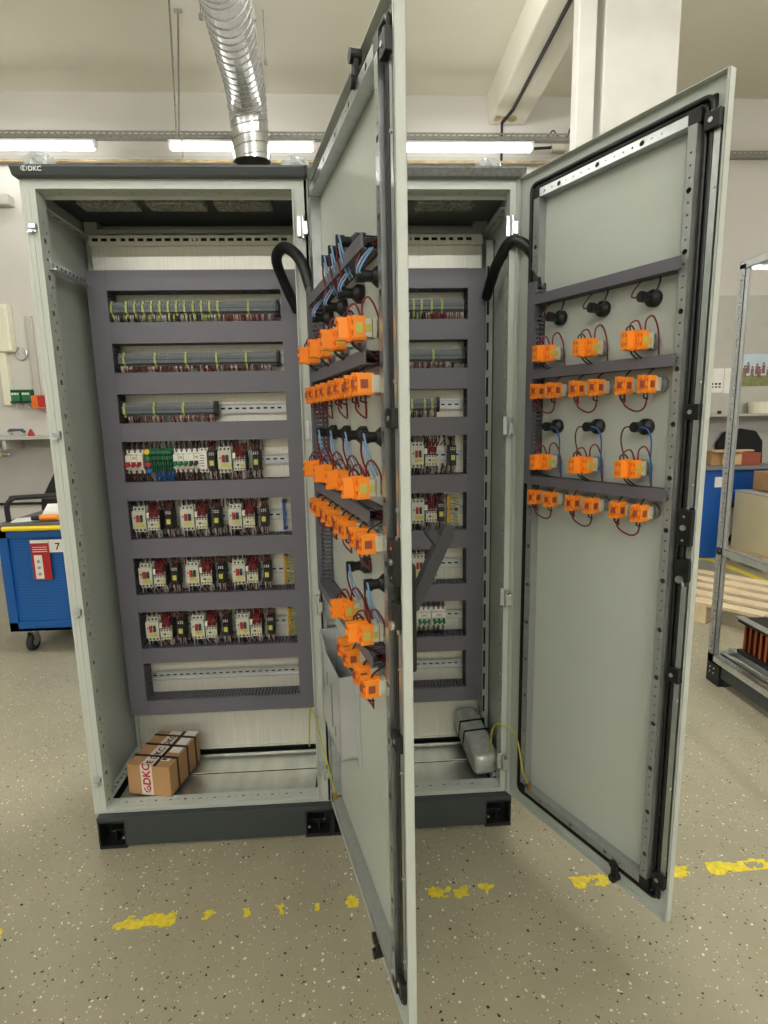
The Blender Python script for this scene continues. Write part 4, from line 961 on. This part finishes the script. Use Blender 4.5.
b = MB(); b.tube(bez([(cx0+.02, cy0+.10, .838), (cx0+.02, cy0+.10, .93), (cx0+.05, cy0+.11, .975), (cx0+.12, cy0+.13, .985), (cx0+.9, cy0+.2, 1.0)], 30), .016, 8); b.build('push_handle', 'black', t)
for (x, y) in ((cx0+.09, cy0+.07), (cx1-.09, cy0+.07), (cx0+.09, cy1-.07), (cx1-.09, cy1-.07)):
    b = MB(); b.cyl((x-.016, y, .055), (x+.016, y, .055), .055, 20, 0); b.build('caster_wheel', 'tyre', t)
    b = MB(); b.cyl((x-.019, y, .055), (x+.019, y, .055), .026, 16, 0); b.box(x-.024, x-.020, y-.02, y+.03, .045, .135); b.box(x+.020, x+.024, y-.02, y+.03, .045, .135); b.box(x-.035, x+.035, y-.035, y+.045, .135, .15); b.build('caster_fork', 'zinc', t)
b = MB(); b.box(-.232, -.122, cy0-.002, cy0, .485, .735, 0); b.box(-.232, -.122, cy0-.0024, cy0-.002, .715, .735, 1); b.box(-.218, -.170, cy0-.0026, cy0-.002, .49, .64, 1)
for z in (.52, .56, .60): b.cyl((-.193, cy0-.003, z), (-.193, cy0-.006, z), .010, 10, 2)
for k in range(3): b.box(-.222, -.135, cy0-.0026, cy0-.002, .66+.014*k, .664+.014*k, 1)
b.build('red_card', ['red','white','rail'], t)
b = MB(); b.box(-.12, -.02, cy0-.002, cy0, .655, .735, 0); text_into(b, '7', .06, (-.085, cy0-.0024, .672), (1,0,0), (0,0,1), 1, .001); b.build('number_plate', ['paper','black'], t)
for (x0_, y0_, a, nm) in ((-1.13, 1.84, .3, 'left white paper sheet lying on the blue cart'), (-.98, 1.9, -.5, 'right white paper sheet lying on the blue cart')):
    b = MB(); b.box(-.1, .12, -.07, .09, 0, .004); o = tag(b.build('paper_sheet', 'paper', None, (x0_, y0_, .8385+(.035 if a < 0 else 0)), a), nm, 'paper', 'papers on the blue cart')
    if a < 0: o.rotation_euler = (.5, 0, .1)
b = MB(); b.prism([(-.1,-.0),(.18,.0),(.18,.10),(.06,.075)], (0,0,0), (1,0,0), (0,0,1), (0,.1,0)); tag(b.build('grey_folder', 'greytop', None, (-1.10, 2.0, .8385)), 'grey wedge-shaped folder behind the papers on the blue cart', 'folder')
b = MB(); b.cyl((0,0,.02), (.10,.01,.02), .02, 10, 0); b.cyl((-.05,-.004,.02), (0,0,.02), .014, 8, 1); tag(b.build('screwdriver', ['orange','black'], None, (-1.04, 1.78, .8385)), 'orange-handled screwdriver on the papers of the blue cart', 'screwdriver')
# chairs
def chair(name, loc, rotz, label, back):
    t = thing(name, label, 'chair', loc, rotz)
    b = MB()
    if back == 'tall': b.prism([(-.26,.60),(.26,.60),(.2,1.2),(-.02,1.2),(-.24,.82)], (0, .17, 0), (1,0,0), (0,0,1), (0,.05,0))
    else: b.prism([(-.27,.70),(.27,.70),(.25,1.10),(.17,1.21),(0,1.24),(-.17,1.21),(-.25,1.10)], (0,.17,0), (1,0,0), (0,0,1), (0,.06,0))
    b.build('backrest', 'chairf', t, bevel=.02)
    b = MB(); b.box(-.24, .24, -.2, .2, .44, .50); b.build('seat', 'chairf', t, bevel=.02)
    b = MB(); b.cyl((0,0,.08), (0,0,.44), .028, 12); b.box(-.03, .03, .17, .20, .45, .75); b.build('column', 'black', t)
    for k in range(5):
        a = 2*PI*k/5+.3; b = MB(); b.tube([(0,0,.10), (.2*math.cos(a), .2*math.sin(a), .065)], [.024,.016], 8); b.cyl((.2*math.cos(a)-.012, .2*math.sin(a), .03), (.2*math.cos(a)+.012, .2*math.sin(a), .03), .03, 12); b.build('leg', 'black', t)
    return t
chair('office_chair', (-1.43, 2.78, 0), 0, 'black office chair behind the blue cart, partly hidden by the enclosure', 'tall')
chair('office_chair', (5.05, 3.84, 0), 0, 'black rounded office chair behind the blue cabinet on the right', 'round')

# ------------------------------------------------------------------ right background
t = thing('blue_cabinet', 'tall blue steel workbench cabinet with a grey worktop behind the metal frame', 'cabinet', (4.3, 3.42, 0))
a_ = math.radians(0)
b = MB(); b.box(-.2, .22, 0, .22, .0, .865); b.build('cabinet_body', 'cabblue', t, bevel=.004)
b = MB(); b.box(.225, 1.1, .06, .2, .55, .865); b.build('drawer_unit', 'cabblue', t, bevel=.004)
b = MB(); b.box(-.25, 1.3, -.03, .205, .868, .905); b.build('worktop', 'greytop', t, bevel=.004)
b = MB(); b.box(.10, .20, -.003, -.0005, .70, .80); b.build('paper_label', 'paper', t)
t = thing('cardboard_box', 'open cardboard box with red-brown side on the grey worktop of the blue cabinet', 'box', (4.38, 3.45, .906), math.radians(-6))
b = MB(); b.box(0, .28, .02, .18, 0, .13); b.box(.10, .45, .0, .02, 0, .12, 1); b.box(.28, .45, .02, .18, 0, .12, 1); b.box(.02, .42, .06, .16, .132, .145, 2); b.build('carton', ['carton','redbrown','carton2'], t, bevel=.003)
b = MB(); b.box(0.09, .27, -.003, .0, .01, .115); b.box(.0, .27, -.05, .02, .132, .136, 0); b.build('flap', 'carton2', t)
t = thing('cream_crate', 'large cream plywood crate standing behind the metal frame', 'crate', (4.535, 3.31, .15), -PI/2)
b = MB(); b.box(0, 1.1, 0, .6, 0, .53); b.build('crate_panel', 'crate', t, bevel=.004)
b = MB(); b.box(-.004, 1.104, -.004, .604, .522, .538); b.build('lid_edge', 'trim', t)
b = MB(); 
for x in (0, .45, .95): b.box(x, x+.13, 0, .6, -.15, -.04)
b.box(-.02, 1.12, -.02, .62, -.04, -.001); b.build('skid', 'wood', t)
b = MB(); b.box(0, .30, 0, .25, 0, .17, 0); b.box(.03, .10, -.002, 0, .06, .12, 1); b.box(.145, .155, -.002, 0, 0, .17, 2); tag(b.build('cardboard_box', ['carton','paper','carton2'], None, (4.66, 3.0, .70), bevel=.003), 'brown cardboard box with white label on the cream crate, right edge', 'box')
# pallet, planks seen from above
t = thing('wooden_pallet', 'pale wooden pallet lying on the floor behind the metal frame', 'pallet', (3.55, 2.05, 0), math.radians(-52))
for i in range(5): b = MB(); b.box(-.55, .62, -.4+.19*i, -.29+.19*i, .122, .144); b.build('deck_board', 'wood', t, bevel=.002)
for x in (-.55, -.02, .50):
    b = MB(); b.box(x, x+.1, -.4, .47, .10, .122); b.build('stringer_board', 'wood', t)
    for y in (-.4, -.01, .37): b = MB(); b.box(x, x+.1, y, y+.1, .022, .10); b.build('block', 'wood', t)
    b = MB(); b.box(x, x+.1, -.4, .47, 0, .022); b.build('bottom_board', 'wood', t)
# poster, papers, shelf on the right wall
t = thing('poster', 'colour photo poster of a group outdoors on the right wall', 'poster', (5.02, 4.085, 1.68))
b = MB(); b.box(0, .75, -.003, 0, 0, .33, 0); b.box(0, .75, -.004, -.003, 0, .11, 1)
b.build('poster_sheet', ['photo_sky','photo_grass'], t)
b = MB()
for i in range(16): x = .05+.043*i+random.uniform(-.01,.01); z = .09+random.uniform(-.01,.02)+(.03 if i % 2 else 0); b.prism([(-.02,0),(.02,0),(.018,.09),(-.018,.09)], (x,-.0048,z), (1,0,0), (0,0,1), (0,.001,0)); b.cyl((x,-.0048,z+.105), (x,-.0038,z+.105), .013, 8)
b.build('printed_figures', 'photo_crowd', t)
for (x0_, z0_, w_, h_, nm) in ((4.70,1.62,.15,.25,'left white notice sheet on the right wall, with printed rows'), (4.86,1.61,.11,.26,'right white notice sheet on the right wall, beside the metal frame')):
    b = MB(); b.box(x0_, x0_+w_, 4.0818, 4.0848, z0_, z0_+h_, 0)
    for k in range(3): b.box(x0_+.02+.04*k, x0_+.045+.04*k, 4.081, 4.0818, z0_+.05, z0_+.065, 1) if w_ > .12 else None; b.box(x0_+.02+.04*k, x0_+.045+.04*k, 4.081, 4.0818, z0_+.08, z0_+.1, 1) if w_ > .12 else None
    tag(b.build('notice_sheet', ['paper','termd']), nm, 'notice', 'notices on the right wall')
t = thing('wall_shelf', 'white shelf on the right wall below the poster', 'shelf', (4.6, 4.08, 1.32))
b = MB(); b.box(-.3, 1.6, -.25, 0, .05, .075); b.build('shelf_board', 'trim', t, bevel=.003)
b = MB(); b.box(-.3, 1.6, -.02, 0, -.12, .05); b.build('rear_panel', 'greywall', t)
b = MB(); b.cyl((5.18, 3.95, 1.396), (5.18, 3.95, 1.50), .10, 20, 0, .11); b.cyl((5.18,3.95,1.50), (5.18,3.95,1.512), .115, 20); tag(b.build('plastic_tub', 'cream'), 'round cream plastic tub on the white shelf under the poster', 'tub')
b = MB(); b.box(4.74, 4.77, 3.95, 3.98, 1.396, 1.43); tag(b.build('black_cube', 'black', bevel=.003), 'tiny black object on the left end of the right-hand shelf', 'small part')

# bare metal enclosure frame on the right
FX, FY = 2.80, .98
t = thing('metal_frame', 'bare galvanised enclosure frame with perforated posts on black plinth, right edge', 'metal frame', (FX, FY, 0))
FW, FD = .62, 1.15
def fpost(x, y, sx, sy, nm='post'):
    b = MB(); hs = [(.05+.025*i, .011, .011) for i in range(78)]
    b.perf((x, y, .12), (0,0,1), (sx, 0, 0), 2.0, .045, hs, .002); b.perf((x, y, .12), (0,0,1), (0, sy, 0), 2.0, .045, hs, .002)
    b.box(x+sx*.040, x+sx*.045, y, y+sy*.02, .12, 2.12); b.box(x, x+sx*.02, y+sy*.040, y+sy*.045, .12, 2.12); b.build(nm, 'rail', t)
for x, sx in ((0,1), (FW,-1)):
    for y, sy in ((0,-1), (-FD,1)): fpost(x, y, sx, sy)
for z in (.12, .70, 2.10):
    for x in (0, FW-.04):
        if z == .70 and x > .1: continue
        b = MB(); hs = [(.03+.025*i, .012, .008) for i in range(42)]
        b.perf((x, -FD, z+.035), (0,1,0), (1,0,0), FD, .04, hs, .002); b.box(x, x+.003, -FD, 0, z, z+.035); b.box(x+.037, x+.04, -FD, 0, z+.01, z+.035); b.build('side_rail', 'zinc', t)
for z in (.12, 2.10):
    for y in (0, -FD+.04):
        b = MB(); b.perf((0, y-.04, z+.035), (1,0,0), (0,1,0), FW, .04, [(.03+.025*i, .012, .008) for i in range(22)], .002); b.box(0, FW, y-.003, y, z, z+.035); b.build('cross_rail', 'zinc', t)
b = MB(); b.box(.05, .07, -FD, -.02, .13, .16); b.box(.10, .12, -FD, -.02, .15, .18); b.box(.075, .095, -FD, -.02, .12, .14); b.build('busbar_rail', 'zinc', t)
for x, sx in ((0,1), (FW,-1)):
    for y, sy in ((0,-1), (-FD,1)):
        b = MB(); b.box(x, x+sx*.1, y, y+sy*.006, 0, .118); b.box(x, x+sx*.006, y, y+sy*.1, 0, .118); b.box(x, x+sx*.1, y, y+sy*.1, .108, .118); b.box(x, x+sx*.1, y, y+sy*.1, 0, .006); b.build('plinth_corner', 'black', t)
b = MB(); b.box(.01, .016, -FD+.1, -.1, .05, .118); b.build('plinth_panel', 'plinth', t)
b = MB()
for y in (-.03, -.06): b.cyl((-.001,y,.06), (-.005,y,.06), .005, 8); b.cyl((-.001,y,.085), (-.005,y,.085), .005, 8)
b.build('bolt', 'zinc', t)
# copper coil reactor on the frame base
for i, (x, y) in enumerate(((FX+.15, FY-.18), (FX+.15, FY-.50))):
    t = thing('busbar_stack', ('copper busbar stack with black clamp, nearer the corner post, on the frame base', 'copper busbar stack with black clamp, cut by the right edge of the photo')[i], 'busbar stack', (x, y, .182), PI/2*0, 'copper stacks in the metal frame')
    b = MB(); b.box(-.05, .18, -.14, .10, 0, .02); b.build('base_clamp', 'black', t, bevel=.002)
    for k in range(6):
        b = MB(); b.box(-.03+.0*k, .16, -.12+.038*k, -.105+.038*k, .02, .165); b.build('copper_bar', 'copper', t)
    b = MB(); b.box(-.05, .18, -.15, .11, .165, .185); b.build('top_clamp', 'black', t, bevel=.002)
    b = MB(); b.box(-.06, -.02, -.16, .12, .185, .192); b.box(.1, .14, -.16, .12, .185, .192); b.build('clamp_strip', 'zinc', t)

# ------------------------------------------------------------------ camera
sc = bpy.context.scene
cam = bpy.data.cameras.new('camera'); co = bpy.data.objects.new('camera', cam); COL.objects.link(co)
yaw, pit, rol = .0528, -.1694, -.0201
fwd = Vector((math.sin(yaw)*math.cos(pit), math.cos(yaw)*math.cos(pit), math.sin(pit)))
right = Vector((math.cos(yaw), -math.sin(yaw), 0)); up = right.cross(fwd)
r_ = right*math.cos(rol)+up*math.sin(rol); u_ = up*math.cos(rol)-right*math.sin(rol)
mw = Matrix((r_, u_, -fwd)).transposed().to_4x4(); mw.translation = Vector((.9189, -1.7619, 1.4397)); co.matrix_world = mw
cam.sensor_fit = 'VERTICAL'; cam.sensor_height = 24; cam.lens = 24*558.3/1024; cam.clip_start = .02
sc.camera = co
w = bpy.data.worlds.new('world'); sc.world = w; w.use_nodes = True; w.node_tree.nodes['Background'].inputs[0].default_value = (.9, .95, 1, 1); w.node_tree.nodes['Background'].inputs[1].default_value = .0
sc.view_settings.view_transform = 'Standard'; sc.view_settings.look = 'None'; sc.view_settings.gamma = 1; sc.view_settings.use_curve_mapping = False
sc.view_settings.exposure = 0.
sc.cycles.max_bounces = 8; sc.cycles.diffuse_bounces = 5; sc.cycles.glossy_bounces = 4; sc.cycles.transparent_max_bounces = 12
sc.cycles.sample_clamp_indirect = 6; sc.cycles.caustics_reflective = False; sc.cycles.caustics_refractive = False
sc.cycles.use_denoising = True
